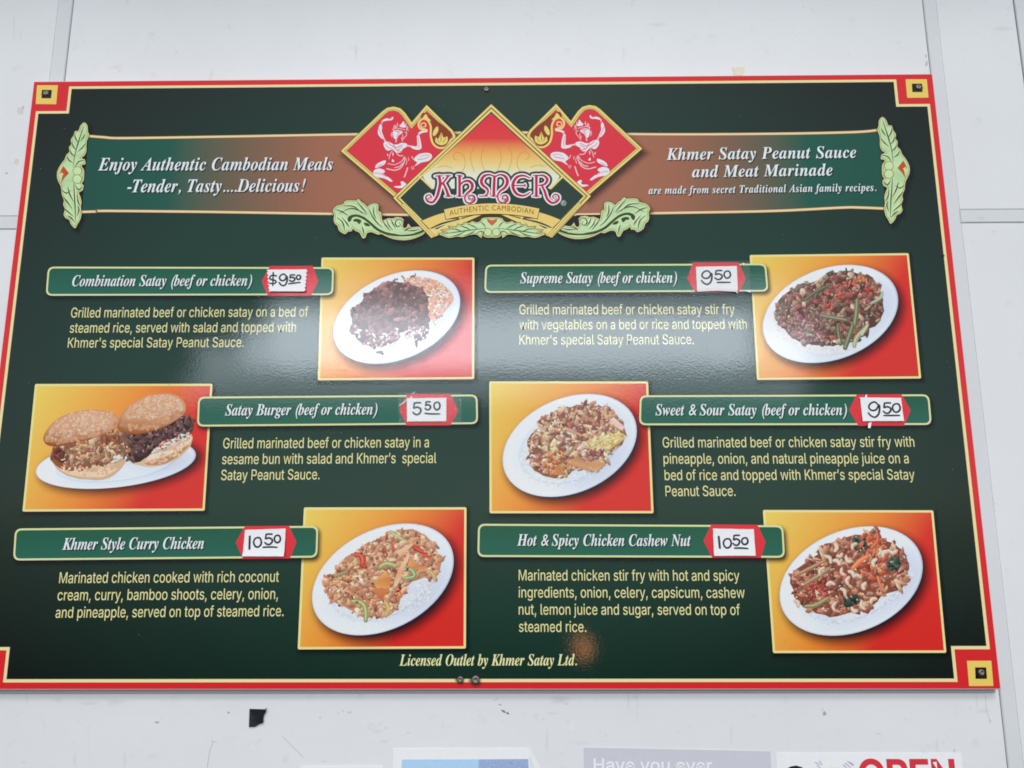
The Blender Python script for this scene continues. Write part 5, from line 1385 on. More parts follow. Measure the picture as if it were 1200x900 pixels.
# --- satay burger
pic = picture([(41.2, 450), (249.2, 449.7), (239.9, 598.5), (26.4, 599.5)], 'printed picture of two filled sesame burgers on a white oval plate', .86, .34)
plate(pic, 136, 543, 93.8, 30, -.33)
z = zpx(0, 440, 4.615)
def bun(pic, outline, dark_edge, layer, name, cbase=(214, 168, 120), cedge=(168, 104, 62)):
    o_ = smooth(z(outline), 4, True)
    cx_, cy_ = sum(p[0] for p in o_) / len(o_), sum(p[1] for p in o_) / len(o_)
    y0_, y1_ = min(p[1] for p in o_), max(p[1] for p in o_)
    s = Sheet(layer)
    rings, cols = [], []
    for k in (0.04, .3, .55, .75, .88, .96, 1.0):
        r = [(cx_ + (p[0] - cx_) * k, cy_ + (p[1] - cy_) * k) for p in o_]
        cr = []
        for p in r:
            v = (p[1] - y0_) / (y1_ - y0_)
            t = max(0, (v - dark_edge) / (1 - dark_edge)) * 0.9 + max(0, k - .86) * 2.2
            c = [cbase[i] + (cedge[i] - cbase[i]) * min(1, t) for i in range(3)]
            cr.append(C(*[x * (1.04 - .1 * v) for x in c]))
        rings.append(PX(r)); cols.append(cr)
    s.rings(rings, cols); s.poly(rings[0], cols[0])
    return s.build(name, PHOTO, pic)
food(pic, 'bun_base', [('fill', z([(280, 420), (290, 480), (340, 530), (430, 560), (560, 562), (640, 520), (675, 450), (500, 440)]), (206, 160, 122), .5), ('fill', z([(300, 470), (340, 520), (440, 548), (560, 548), (640, 500), (560, 520), (420, 515)]), (226, 188, 152), .4),
     ('fill', z([(284, 430), (292, 475), (345, 510), (430, 518), (500, 490), (400, 440)]), (150, 80, 46), .6),
     ('fill', z([(690, 455), (760, 488), (860, 492), (960, 450), (1030, 385), (1038, 320), (960, 330), (800, 420)]), (214, 170, 132), .5), ('fill', z([(780, 478), (870, 485), (960, 440), (1025, 380), (1000, 385), (900, 440)]), (184, 126, 84), .5), ('fill', z([(800, 430), (930, 400), (1032, 330), (1020, 370), (920, 425), (810, 455)]), (228, 196, 164), .5),
     ('chunks', z([(300, 460), (345, 515), (430, 545), (560, 550), (640, 505), (660, 460), (560, 490), (420, 490)]), 60, [(214, 174, 140), (206, 164, 128), (220, 184, 150), (200, 154, 118)], (.9, 2.2), dict(elong=(1, 1.6), shade=.05, jag=.4)),
     ('chunks', z([(720, 460), (860, 480), (960, 440), (1025, 370), (1030, 335), (930, 400), (810, 450)]), 60, [(212, 172, 138), (204, 160, 126), (220, 186, 152), (196, 148, 114)], (.9, 2.2), dict(elong=(1, 1.6), shade=.05, jag=.4)),
     ('chunks', z([(290, 440), (340, 490), (430, 500), (480, 480), (400, 450)]), 50, [(140, 74, 46), (160, 90, 58), (120, 60, 40)], (.8, 2), dict(elong=(1, 1.6), shade=.10, jag=.4))], 5)
food(pic, 'dark_filling', [('fill', z([(660, 310), (760, 320), (900, 270), (1000, 215), (1042, 250), (1030, 310), (960, 330), (860, 380), (800, 440), (740, 468), (690, 450), (700, 380)]), (60, 34, 34), 1.2),
     ('mound', z([(660, 310), (760, 320), (900, 270), (1000, 215), (1042, 250), (1030, 310), (960, 330), (860, 380), (800, 440), (740, 468), (690, 450), (700, 380)]), [(82, 54, 52), (94, 62, 58), (72, 46, 46), (110, 74, 68)], [(160, 134, 130), (140, 112, 108)]),
     ('chunks', z([(860, 370), (960, 330), (970, 350), (880, 400)]), 26, [(150, 76, 62), (170, 96, 80), (190, 140, 118)], (0.8, 1.9), dict(elong=(1, 2))),
     ('chunks', z([(800, 430), (960, 330), (1030, 310), (1030, 340), (930, 390), (820, 430)]), 50, [(226, 206, 190), (236, 222, 210), (206, 176, 156)], (0.7, 1.6), dict(elong=(1.2, 2.6))), ('chunks', z([(690, 330), (1000, 240), (900, 350), (740, 430)]), 22, [(150, 126, 124), (176, 150, 146)], (0.35, .8), dict(elong=(1, 2)))], 7)
food(pic, 'curry_filling', [('fill', z([(290, 390), (340, 375), (430, 365), (540, 330), (620, 290), (690, 360), (705, 410), (660, 450), (600, 465), (540, 480), (440, 480), (340, 460), (295, 430)]), (138, 92, 66), 1.2),
     ('mound', z([(290, 390), (340, 375), (430, 365), (540, 330), (620, 290), (690, 360), (705, 410), (660, 450), (600, 465), (540, 480), (440, 480), (340, 460), (295, 430)]), [(166, 108, 78), (184, 132, 92), (150, 92, 66), (194, 150, 112), (136, 80, 60), (176, 118, 80)], [(224, 190, 150), (214, 172, 130)]),
     ('chunks', z([(290, 395), (350, 400), (340, 470), (300, 440)]), 40, [(84, 36, 30), (110, 46, 36)], (1.2, 2.6), dict(elong=(1, 1.7), shade=.45)),
     ('chunks', z([(620, 440), (670, 430), (660, 465), (610, 470)]), 14, [(232, 216, 190), (222, 196, 160)], (1, 2), dict(elong=(1, 2))), ('chunks', z([(540, 330), (620, 290), (660, 340), (580, 370)]), 16, [(120, 50, 40), (150, 70, 48)], (1, 2.2), dict(elong=(1, 2))), ('chunks', z([(300, 390), (700, 360), (660, 460), (340, 470)]), 34, [(228, 196, 150), (236, 214, 176)], (0.4, 1.0), dict(elong=(1, 2)))], 9)
b1 = [(238, 350), (245, 315), (275, 270), (330, 225), (400, 198), (480, 185), (560, 188), (620, 208), (652, 240), (640, 275), (590, 305), (520, 335), (430, 360), (340, 380), (265, 378)]
b2 = [(650, 230), (680, 180), (740, 135), (820, 105), (900, 97), (960, 110), (1000, 145), (1008, 190), (985, 220), (920, 265), (850, 295), (760, 318), (690, 315), (640, 290)]
bun(pic, b1, .55, 11, 'bun_top', (202, 152, 116), (150, 84, 50))
bun(pic, b2, .55, 11.1, 'bun_top', (202, 152, 114), (154, 88, 52))
food(pic, 'bun_browning', [('chunks', z([(262, 352), (340, 366), (520, 322), (625, 272), (640, 240), (600, 285), (430, 335), (300, 345), (250, 330)]), 90, [(184, 128, 92), (172, 114, 78), (190, 136, 100)], (1.0, 2.8), dict(elong=(1, 1.8), shade=.06)), ('chunks', z([(650, 275), (760, 302), (900, 262), (1000, 200), (985, 180), (880, 235), (760, 270), (670, 255)]), 90, [(186, 130, 92), (174, 116, 78), (192, 138, 100)], (1.0, 2.8), dict(elong=(1, 1.8), shade=.06)), ('chunks', z([(270, 320), (300, 258), (400, 205), (500, 192), (610, 215), (560, 290), (400, 330)]), 60, [(206, 160, 128), (198, 150, 116)], (1.2, 3), dict(elong=(1, 1.6), shade=.04)), ('chunks', z([(670, 225), (700, 170), (820, 112), (920, 105), (990, 150), (990, 190), (860, 235), (740, 250)]), 60, [(206, 160, 126), (198, 150, 114)], (1.2, 3), dict(elong=(1, 1.6), shade=.04))], 11.4)
food(pic, 'sesame_seed', [('chunks', z([(265, 320), (300, 255), (400, 205), (500, 192), (600, 208), (635, 240), (560, 290), (400, 335), (290, 350)]), 240, [(214, 176, 146), (208, 168, 136), (220, 188, 160), (194, 146, 112)], (0.5, 1.0), dict(elong=(1.2, 2), shade=.08)),
     ('chunks', z([(670, 215), (700, 170), (820, 112), (920, 105), (985, 145), (990, 190), (860, 230), (740, 240)]), 230, [(214, 176, 146), (208, 168, 136), (220, 188, 160), (194, 146, 112)], (0.5, 1.0), dict(elong=(1.2, 2), shade=.08))], 13.2)

# --- sweet and sour satay
pic = picture([(573.3, 446.9), (759.5, 447), (765.9, 601.5), (573.7, 601.5)], 'printed picture of brown satay meat with pineapple on an oval plate', .86, .40)
plate(pic, 667.6, 522, 78.7, 60.4, -.28)
z = zpx(560, 430, 4.736)
reg = z([(270, 420), (300, 370), (340, 330), (330, 300), (410, 270), (450, 235), (550, 215), (590, 195), (650, 215), (720, 225), (770, 270), (815, 330), (825, 390), (780, 450), (720, 490), (700, 550), (640, 585), (560, 565), (480, 600), (420, 620), (360, 600), (300, 550), (290, 480)])
food(pic, 'rice', rice(z([(225, 500), (250, 430), (320, 440), (400, 580), (560, 570), (640, 580), (570, 640), (440, 660), (330, 640), (250, 580)]), 280), 5)
food(pic, 'satay_meat', [('fill', reg, (150, 86, 66), 1.5),
     ('mound', reg, [(166, 106, 90), (148, 90, 78), (184, 126, 102), (206, 160, 128), (138, 82, 72), (178, 116, 94), (210, 172, 140)], [(226, 198, 178), (214, 180, 156)]),
     ('chunks', reg, 60, [(206, 164, 130), (212, 176, 142), (196, 148, 116)], (1.0, 2.4), dict(elong=(1, 2.6), shade=.3)),
     ('chunks', z([(410, 480), (480, 470), (480, 590), (400, 600), (330, 540)]), 40, [(196, 118, 70), (206, 140, 86), (180, 100, 62)], (1.6, 3.4), dict(elong=(1, 1.6), shade=.35)),
     ('chunks', z([(600, 470), (700, 460), (700, 500), (600, 500)]), 30, [(130, 70, 70), (150, 90, 86)], (1, 2.2), dict(elong=(1, 2))),
     ('chunks', reg, 60, [(232, 200, 180), (240, 220, 204)], (0.3, .8), dict(elong=(1, 2)))], 7)
food(pic, 'golden_sauce', [('chunks', reg, 46, [(214, 172, 112), (206, 160, 104), (220, 184, 130), (198, 146, 96)], (1.6, 3.6), dict(elong=(1, 2.2), shade=.26)), ('chunks', reg, 70, [(204, 150, 110), (190, 132, 100), (214, 170, 136)], (1.0, 2.2), dict(elong=(1, 2.4), shade=.28)), ('chunks', z([(600, 420), (700, 380), (800, 370), (780, 440), (700, 480), (620, 460)]), 34, [(218, 184, 116), (206, 166, 100), (226, 196, 136)], (1.2, 3.0), dict(elong=(1, 2.4), shade=.28))], 9.4)
food(pic, 'pineapple', [('poly', z(p), c) for p, c in (
     ([(610, 420), (650, 390), (720, 375), (790, 370), (830, 385), (790, 420), (730, 460), (660, 450), (620, 445)], [(206, 168, 96), (222, 192, 124), (196, 150, 84)]), ([(730, 295), (755, 280), (815, 335), (800, 355), (760, 330)], [(226, 180, 166), (232, 204, 190)]),
     ([(490, 520), (560, 500), (650, 575), (640, 585), (560, 560), (500, 545)], [(206, 146, 92), (190, 120, 76)]), ([(610, 530), (690, 510), (710, 545), (650, 580), (610, 560)], [(200, 142, 88), (214, 164, 110)]), ([(480, 330), (570, 370), (580, 385), (500, 360)], [(214, 164, 136), (196, 140, 112)]), ([(570, 255), (640, 290), (650, 310), (580, 285)], [(196, 150, 116), (180, 124, 96)]), ([(330, 305), (380, 350), (365, 365), (335, 330)], [(220, 190, 160), (196, 150, 120)]), ([(440, 545), (475, 530), (470, 600), (400, 600)], [(196, 116, 66), (210, 140, 84)]))] +
     [('stroke', z([(640, 440), (660, 400)]), [.6, .8, .4], (176, 130, 70)), ('stroke', z([(690, 450), (700, 390)]), [.6, .8, .4], (186, 140, 76)), ('stroke', z([(740, 440), (745, 385)]), [.6, .8, .4], (186, 140, 76)),
      ('chunks', z([(610, 420), (700, 390), (720, 450), (640, 450)]), 24, [(224, 196, 136), (190, 140, 90)], (.5, 1.2), dict(elong=(1, 2.4)))], 10, each=True)

# --- curry chicken
pic = picture([(356.2, 594.6), (546.7, 594.4), (546, 760), (348.9, 761)], 'printed picture of orange curry chicken with celery on an oval plate', .84, .42)
plate(pic, 448.7, 678.9, 83.1, 65.6, -.33)
z = zpx(340, 580, 4.5)
reg = z([(175, 440), (240, 410), (270, 350), (380, 270), (480, 230), (540, 195), (640, 185), (710, 210), (765, 270), (795, 360), (770, 440), (680, 440), (600, 510), (560, 590), (510, 640), (420, 640), (370, 640), (310, 600), (220, 560), (190, 500)])
food(pic, 'rice', rice(z([(560, 600), (590, 530), (680, 450), (770, 440), (740, 530), (640, 610), (580, 630)]), 170) + rice(z([(220, 580), (310, 590), (420, 640), (560, 600), (500, 660), (400, 670), (300, 650), (240, 620)]), 150), 5)
OR = [(210, 138, 102), (222, 156, 116), (198, 120, 88), (216, 148, 106), (188, 110, 82), (226, 170, 132), (204, 130, 94)]
food(pic, 'curry_chicken', [('fill', reg, (196, 126, 94), 1.5),
     ('mound', reg, OR, [(236, 200, 172), (232, 186, 150)]),
     ('chunks', reg, 40, [(126, 58, 44), (110, 56, 42)], (.7, 1.7), dict(elong=(1, 2))),
     ('chunks', reg, 60, [(236, 190, 150), (232, 176, 132)], (.8, 2), dict(elong=(1, 2.6), shade=.2)),
     ('poly', z([(545, 480), (560, 420), (590, 360), (620, 310), (635, 318), (600, 400), (570, 470), (555, 490)]), [(236, 184, 142), (220, 152, 106)]), ('poly', z([(440, 460), (505, 400), (535, 440), (525, 490), (470, 510)]), [(222, 140, 70), (236, 164, 90), (206, 118, 60)]), ('poly', z([(430, 500), (480, 550), (530, 500), (480, 490)]), [(216, 120, 66), (200, 100, 56)]),
     ('poly', z([(630, 340), (690, 370), (710, 400), (640, 390), (620, 370)]), [(226, 150, 86), (206, 122, 66)]), ('poly', z([(560, 300), (640, 250), (650, 262), (580, 330)]), [(234, 180, 136), (216, 150, 104)])], 7)
CE, CE2 = (148, 150, 84), (190, 190, 130)
food(pic, 'celery', [('stroke', z(p), w_, c, c2) for p, w_, c, c2 in (([(530, 195), (560, 215), (600, 240)], [4, 6, 4], (156, 150, 96), (196, 190, 140)), ([(475, 380), (510, 362), (560, 375)], [5, 7, 5], CE, CE2), ([(600, 395), (640, 395), (655, 430), (600, 440)], [4, 6.5, 4], (128, 150, 90), (172, 190, 138)), ([(330, 560), (380, 570), (400, 610), (400, 660)], [5, 7, 5], CE, CE2), ([(240, 430), (300, 405)], [3, 4], (130, 130, 80), (170, 166, 112)), ([(500, 560), (520, 600), (505, 635)], [5, 7, 5], (196, 150, 84), (214, 174, 112)), ([(730, 400), (755, 420), (765, 450)], [4, 5, 3], (190, 150, 90), (212, 178, 120)))], 10.2, each=True)
food(pic, 'red_capsicum', [('stroke', z(p), w_, c, c2) for p, w_, c, c2 in (([(345, 315), (375, 320), (385, 345), (380, 375)], [4, 8, 5], (204, 62, 52), (226, 104, 84)), ([(380, 370), (400, 380)], [3, 4], (190, 54, 48), (214, 92, 72)), ([(640, 262), (680, 290), (720, 310)], [3, 5.5, 3], (196, 54, 48), (222, 96, 76)), ([(700, 320), (745, 320)], [2.5, 3], (206, 74, 56), (226, 110, 84)), ([(500, 290), (515, 320)], [2.5, 2], (190, 60, 50), (216, 96, 74)), ([(565, 500), (580, 530)], [5, 6], (222, 112, 70), (236, 150, 104)), ([(540, 265), (545, 300)], [2, 2.5], (186, 66, 54), (210, 100, 80)))], 10.2, each=True)

# --- hot and spicy cashew
pic = picture([(893.8, 597.6), (1093.6, 598), (1109, 765), (905.8, 765.3)], 'printed picture of spicy chicken with cashew nuts on an oval plate', .84, .40)
plate(pic, 997.3, 680.8, 83.9, 64.2, -.26)
z = zpx(880, 590, 2.903)
reg = z([(135, 250), (170, 210), (230, 170), (250, 140), (330, 110), (400, 100), (420, 85), (450, 120), (500, 150), (535, 190), (530, 240), (510, 290), (440, 320), (400, 360), (330, 370), (270, 385), (200, 360), (150, 320)])
food(pic, 'rice', rice(z([(145, 310), (200, 350), (300, 370), (440, 320), (520, 270), (545, 200), (555, 250), (500, 320), (420, 375), (320, 410), (260, 412), (180, 380)]), 290), 5)
food(pic, 'chicken_stir_fry', [('fill', reg, (140, 76, 56), 1.5),
     ('mound', reg, [(160, 94, 74), (140, 78, 64), (178, 116, 90), (120, 66, 56), (190, 134, 106), (168, 92, 72)], [(232, 200, 172), (222, 184, 156)]),
     ('chunks', z([(380, 110), (450, 120), (470, 260), (440, 310), (400, 240), (330, 230)]), 44, [(206, 88, 56), (216, 112, 70), (186, 66, 48)], (1.5, 3.2), dict(elong=(1.4, 2.6), shade=.3)),
     ('chunks', z([(190, 270), (250, 250), (260, 320), (190, 330)]), 22, [(150, 48, 46), (180, 70, 60)], (1.2, 2.6), dict(elong=(1, 2))),
     ('stroke', z([(345, 220), (370, 195), (395, 180)]), [5, 6, 4], (226, 112, 62), (238, 150, 96)), ('stroke', z([(410, 150), (430, 125), (425, 90)]), [5, 5, 2], (196, 84, 58), (220, 122, 88)), ('stroke', z([(150, 245), (200, 220), (250, 195)]), [3.5, 4.5, 3.5], (160, 110, 76), (196, 152, 110)), ('stroke', z([(180, 275), (230, 245), (265, 220)]), [4.5, 5.5, 4], (150, 112, 80), (190, 156, 116)), ('stroke', z([(430, 250), (440, 280), (455, 300)]), [4, 4, 2.5], (206, 100, 66), (226, 140, 98)), ('stroke', z([(185, 350), (220, 345), (260, 322)]), [4, 5.5, 4], (130, 124, 80), (176, 168, 120)),
     ('chunks', reg, 30, [(236, 196, 160), (226, 176, 140)], (.6, 1.3), dict(elong=(1, 2)))], 7)
food(pic, 'leafy_green', [(('chunks', z(p), 22, [(48, 66, 58), (60, 82, 62), (38, 52, 48), (74, 96, 72)], (1.6, 3.6), dict(elong=(1, 1.8), shade=.35))) for p in ([(345, 120), (390, 115), (395, 150), (365, 160)], [(465, 190), (500, 185), (505, 220), (475, 225)], [(310, 325), (350, 305), (375, 325), (355, 345), (325, 355)])], 10, each=True)
cash = [(262, 190), (290, 200), (312, 232), (270, 275), (312, 300), (385, 280), (330, 190), (330, 262), (435, 165), (455, 170), (350, 360), (380, 345), (285, 150), (350, 145), (480, 160), (300, 175), (340, 240), (420, 200), (285, 350), (240, 230), (415, 330), (360, 250), (155, 340)]
food(pic, 'cashew_nut', [a for (cx_, cy_) in cash for a in [(lambda th, r: ('stroke', z([(cx_ + r * math.cos(th), cy_ + r * math.sin(th)), (cx_ + r * .55 * math.cos(th + 1.4), cy_ + r * .55 * math.sin(th + 1.4)), (cx_ - r * math.cos(th), cy_ - r * math.sin(th))]), [3.6, 5.0, 3.4], rnd.choice([(206, 168, 140), (214, 180, 154), (196, 156, 126)]), (228, 202, 178)))(rnd.uniform(0, 6.28), rnd.uniform(9, 14))]], 10.8, each=True)

# ---------------------------------------------------------------- title bars, descriptions
BARC, BARC2 = C(38, 88, 70), C(50, 98, 84)
DESC_C = C(218, 210, 152)
MENU = [
    # bar quad, arrow (6 pts), title, (p0, p1), description lines [(text, x0, y0, x1, y1)]
    ([(56.5, 312.7), (391.5, 313.3), (390.5, 346), (53.8, 346.7)], [(307, 329.8), (316.6, 311.9), (366.5, 311.9), (373, 329.5), (364.7, 346.8), (314.3, 347)],
     'Combination Satay (beef or chicken)', (84.7, 335.6), (295.3, 335), 12.6,
     [('Grilled marinated beef or chicken satay on a bed of', 83, 372.2, 361, 371), ('steamed rice, served with salad and topped with', 81.7, 390, 346.7, 389), ("Khmer's special Satay Peanut Sauce.", 79.3, 407.5, 285.7, 406.7)], 11.6),
    ([(568.8, 310.4), (897.5, 309), (900.5, 341.8), (567.4, 343.3)], [(805.1, 327), (812, 307.8), (865.2, 307.6), (873.6, 326.5), (866, 342.4), (814.7, 342.8)],
     'Supreme Satay (beef or chicken)', (609.6, 332.2), (793.5, 331.5), 12.6,
     [('Grilled marinated beef or chicken satay stir fry', 608.7, 368.6, 861, 368.2), ('with vegetables on a bed or rice and topped with', 608.7, 386.3, 875.4, 385.6), ("Khmer's special Satay Peanut Sauce.", 608.7, 404, 813, 403.5)], 11.6),
    ([(232.5, 465), (559.6, 462.4), (560.3, 497), (231, 500)], [(467.9, 480), (477.5, 462), (527.9, 461.8), (537, 481), (527.9, 498.6), (476.6, 499)],
     'Satay Burger (beef or chicken)', (264, 487), (442.3, 485.8), 13,
     [('Grilled marinated beef or chicken satay in a', 261.4, 525.5, 502.6, 524.2), ('sesame bun with salad and Khmer’s  special', 260.2, 544, 511.3, 542.6), ('Satay Peanut Sauce.', 259, 562.7, 374.5, 561.8)], 12.2),
    ([(749.7, 463.4), (1088.5, 462.2), (1091.7, 498), (748.8, 498.4)], [(994.8, 480.5), (1003.5, 462.4), (1056, 462), (1066.8, 481), (1059, 499), (1005.5, 499)],
     'Sweet & Sour Satay (beef or chicken)', (768, 486.8), (992.7, 486.6), 13,
     [('Grilled marinated beef or chicken satay stir fry with', 776.7, 524.5, 1071.7, 523.6), ('pineapple, onion, and natural pineapple juice on a', 777.7, 543.5, 1065, 543), ('bed of rice and topped with Khmer’s special Satay', 779, 562.7, 1072, 562), ('Peanut Sauce.', 780, 581.5, 862, 581.2)], 12.2),
    ([(18, 619.3), (373.2, 616.2), (372, 653.4), (15.6, 656.8)], [(276.5, 635.5), (287.5, 616.5), (339, 616.2), (347.5, 635), (340, 654.4), (285, 655)],
     'Khmer Style Curry Chicken', (73.3, 644.2), (239, 643), 13.6,
     [('Marinated chicken cooked with rich coconut', 69.3, 683.4, 326.7, 681.8), ('cream, curry, bamboo shoots, celery, onion,', 67.3, 703.6, 325.7, 702), ('and pineapple, served on top of steamed rice.', 65, 724, 332.3, 722)], 12.8),
    ([(560.3, 613.8), (917.6, 615.6), (919.8, 653.6), (559.4, 652.6)], [(824.2, 633.5), (833.5, 614.5), (887.5, 615), (896.8, 635), (891.5, 653.6), (834.5, 653.6)],
     'Hot & Spicy Chicken Cashew Nut', (606, 639.4), (809.7, 639.8), 13.4,
     [('Marinated chicken stir fry with hot and spicy', 607.9, 680.2, 866.6, 680.6), ('ingredients, onion, celery, capsicum, cashew', 607.9, 700.2, 872.8, 700.6), ('nut, lemon juice and sugar, served on top of', 607.9, 720.2, 867.2, 720.6), ('steamed rice.', 608.2, 740.4, 687, 740.6)], 12.6),
]
for quad, arrow, title, t0, t1, cap, lines, dcap in MENU:
    q = PX(quad)
    o_ = rounded(q, 0.0085)
    soft_shadow(o_, 0.002, -0.0032, 0.005, 0.7, 5, 'printed_shadow', board)
    s = Sheet(6, 1e-6); s.poly(o_, C(204, 206, 150)); bar = s.build('title_bar', INK, board)
    s = Sheet(6.6)
    i_ = rounded(inset(q, 0.0022), 0.0065)
    zs_ = [p[1] for p in i_]
    s.poly(i_, [mixc(BARC, BARC2, (max(zs_) - p[1]) / (max(zs_) - min(zs_))) for p in i_]); s.build('bar_fill', INK, bar)
    s = Sheet(7.4); s.poly(PX(arrow), C(206, 58, 66)); s.build('price_arrow', INK, bar)
    s = Sheet(8, 1e-7); lettering(s, 'serif', title, t0, t1, cap, C(24, 36, 32), 0.0012, -0.0012); s.build('lettering_shadow', INK, bar)
    s = Sheet(9, 1e-7); lettering(s, 'serif', title, t0, t1, cap, WHITE_T); s.build('lettering', INK, bar)
    s = Sheet(3.4, 1e-7)
    for l in lines:
        lettering(s, 'sans', l[0], (l[1], l[2]), (l[3], l[4]), dcap, DESC_C)
    s.build('description', INK, board)
s = Sheet(3.4, 1e-7); lettering(s, 'serif', 'Licensed Outlet by Khmer Satay Ltd.', (468, 780), (676, 779.6), 13.0, C(222, 214, 160)); s.build('licence_line', INK, board)

# faint scuffs and dust on the laminate
s = Sheet(20, 1e-6)
for _ in range(70):
    x, y = rnd.uniform(30, 1140), rnd.uniform(120, 780)
    r = rnd.uniform(0.2, 0.55)
    s.poly(PX([(x + r * math.cos(a), y + r * rnd.uniform(.5, 1.2) * math.sin(a)) for a in (0, 1.2, 2.5, 3.7, 5)]), C(120, 128, 126))
for x, y in ((664, 397), (662, 388), (972, 388), (940, 388), (628, 383), (1105, 300)):
    s.poly(PX([(x + rnd.uniform(.5, 1.3) * math.cos(a), y + rnd.uniform(.5, 1.6) * math.sin(a)) for a in (0, 1.2, 2.5, 3.7, 5)]), C(60, 56, 62))
s.build('surface_dust', INK, board)

"""=================================================================== PRICE LABELS"""
def curl(t, lift, side=0.0):
    """bend a stuck paper: its lower edge (and one side) stands off the surface"""
    ms = [c for c in t.children if c.type == 'MESH']
    zs_ = [v.co.z for c in ms for v in c.data.vertices]
    xs_ = [v.co.x for c in ms for v in c.data.vertices]
    z0_, z1_, x0_, x1_ = min(zs_), max(zs_), min(xs_), max(xs_)
    for c in ms:
        for v in c.data.vertices:
            k = (z1_ - v.co.z) / (z1_ - z0_)
            u = (v.co.x - x0_) / (x1_ - x0_)
            v.co.y -= lift * k * k * k + side * (u ** 4)
def price_label(quad, strokes, label, extras=(), jag=0, tape=None, lift=0.0004, pen=0.0020):
    q = PX(quad)
    cx_, cz_ = sum(p[0] for p in q) / 4, sum(p[1] for p in q) / 4
    t = thing('price_label', label, 'price label', (cx_, -0.0016, cz_), 'handwritten price labels stuck on the board')
    off = Vector(t.location)
    n = 10
    n = 12
    grid = []
    for i in range(n + 1):
        row = []
        for k in range(n + 1):
            x, z = quad_at(q, k / n, i / n)
            if k in (0, n):
                x += jag * (1 if i % 2 else -1) if jag else rnd.uniform(-1, 1) * 0.00012
            if i in (0, n):
                z += rnd.uniform(-1, 1) * 0.00012
            row.append((x, z))
        grid.append(row)
    v = [tuple(Vector((g_[0], y_, g_[1])) - off) for y_ in (-0.0019, -0.0015) for row in grid for g_ in row]
    m = n + 1
    f = []
    for i in range(n):
        for k in range(n):
            a = i * m + k
            f.append((a, a + m, a + m + 1, a + 1))
            a += m * m
            f.append((a, a + 1, a + m + 1, a + m))
    rim = [k for k in range(n)] + [i * m + n for i in range(n)] + [n * m + k for k in range(n, 0, -1)] + [i * m for i in range(n, 0, -1)]
    for a, b in zip(rim, rim[1:] + rim[:1]):
        f.append((a, b, b + m * m, a + m * m))
    me = bpy.data.meshes.new('paper')
    me.from_pydata(v, [], f)
    at = me.color_attributes.new('Col', 'FLOAT_COLOR', 'POINT')
    at.data.foreach_set('color', list(C(226, 220, 224)) * len(me.vertices))
    me.materials.append(PAPER)
    o = bpy.data.objects.new('paper', me)
    COL.objects.link(o)
    o.parent = t
    s = Sheet(20.5, 1e-6)
    for pts, wv in strokes:
        s.stroke(smooth(PX(pts), 6), [pen * v for v in wv], C(36, 38, 48))
    s.build('price_figure', MARKER, t)
    for poly_, colr in extras:
        s = Sheet(21.5, 1e-6); s.poly(PX(poly_), C(*colr)); s.build('paper_flap', PAPER, t)
    if tape:
        s = Sheet(19.4)
        s.poly(PX(tape), (0.75, 0.78, 0.76, 0.06))
        s.build('clear_tape', SOFT, t)
    curl(t, rnd.uniform(.0006, .0022), rnd.uniform(0, .0012))
    return t
W1 = [1.0, 1.1, 0.9]
def nine(x0, y0, x1, y1):
    w_, h_ = x1 - x0, y1 - y0
    f = lambda u, v: (x0 + u * w_, y0 + v * h_)
    return ([f(.92, .22), f(.6, .0), f(.22, .1), f(.06, .34), f(.3, .55), f(.7, .5), f(.95, .2), f(1.0, .45), f(.9, .8), f(.6, 1.0), f(.25, .92), f(.02, .72)], [1.0, 1.1, 1.2, 1.0])
def five(x0, y0, x1, y1):
    w_, h_ = x1 - x0, y1 - y0
    f = lambda u, v: (x0 + u * w_, y0 + v * h_)
    return [([f(.95, .03), f(.5, .02), f(.15, .05)], W1), ([f(.17, .04), f(.14, .25), f(.12, .46), f(.5, .38), f(.9, .5), f(.98, .72), f(.7, .97), f(.3, .98), f(.02, .82)], [1, 1.1, 1.2, 1.0])]
def zero(x0, y0, x1, y1):
    w_, h_ = x1 - x0, y1 - y0
    f = lambda u, v: (x0 + u * w_, y0 + v * h_)
    return ([f(.6, .02), f(.2, .12), f(.0, .5), f(.2, .9), f(.55, 1.0), f(.9, .8), f(1.0, .45), f(.8, .08), f(.5, .03)], [1, 1.1, 1.2, 1.0])

price_label([(313.6, 316.6), (360.2, 316.2), (358.2, 342.6), (316.5, 342.4)],
            [([(324.5, 324), (320, 323), (316.8, 325.6), (318, 328), (322.5, 329.2), (324.2, 331.2), (321.5, 333.2), (316.8, 332.6)], [1, 1.1, 1]), ([(320.8, 320), (320.5, 335.6)], W1),
             nine(327.6, 321.8, 337.2, 335.6)] + five(339.8, 322.6, 346.2, 330.4) + [zero(348, 323, 352.8, 328.2), ([(339.2, 333.3), (346, 332.4), (352.3, 331.7)], W1)],
            'zigzag-edged white paper price label handwritten $9.50 on the combination satay bar', jag=0.0009)
price_label([(815.2, 313.2), (862.9, 312.4), (864, 341), (816.3, 342)],
            [nine(821.4, 318, 833.8, 333.8)] + five(837.2, 317.4, 845.8, 328.2) + [zero(848, 318, 855.4, 326.6), ([(840.2, 331.7), (847, 331.5), (855, 331.6)], W1)],
            'white paper price label handwritten 9.50 with curling lower edge, on supreme satay bar',
            extras=[([(817, 339.6), (840, 337.6), (862, 339.8), (864.3, 345.4), (861, 342.6), (840, 341.4), (817, 342.6)], (214, 206, 208)), ([(869, 308.8), (872, 309), (870.4, 312)], (216, 222, 216)), ([(866, 340.6), (877.5, 340.6), (879.5, 343), (877, 343.4), (872, 341.6)], (216, 222, 220))],
            tape=[(808, 306.5), (877.5, 306.2), (878.5, 342), (809, 345.5)])
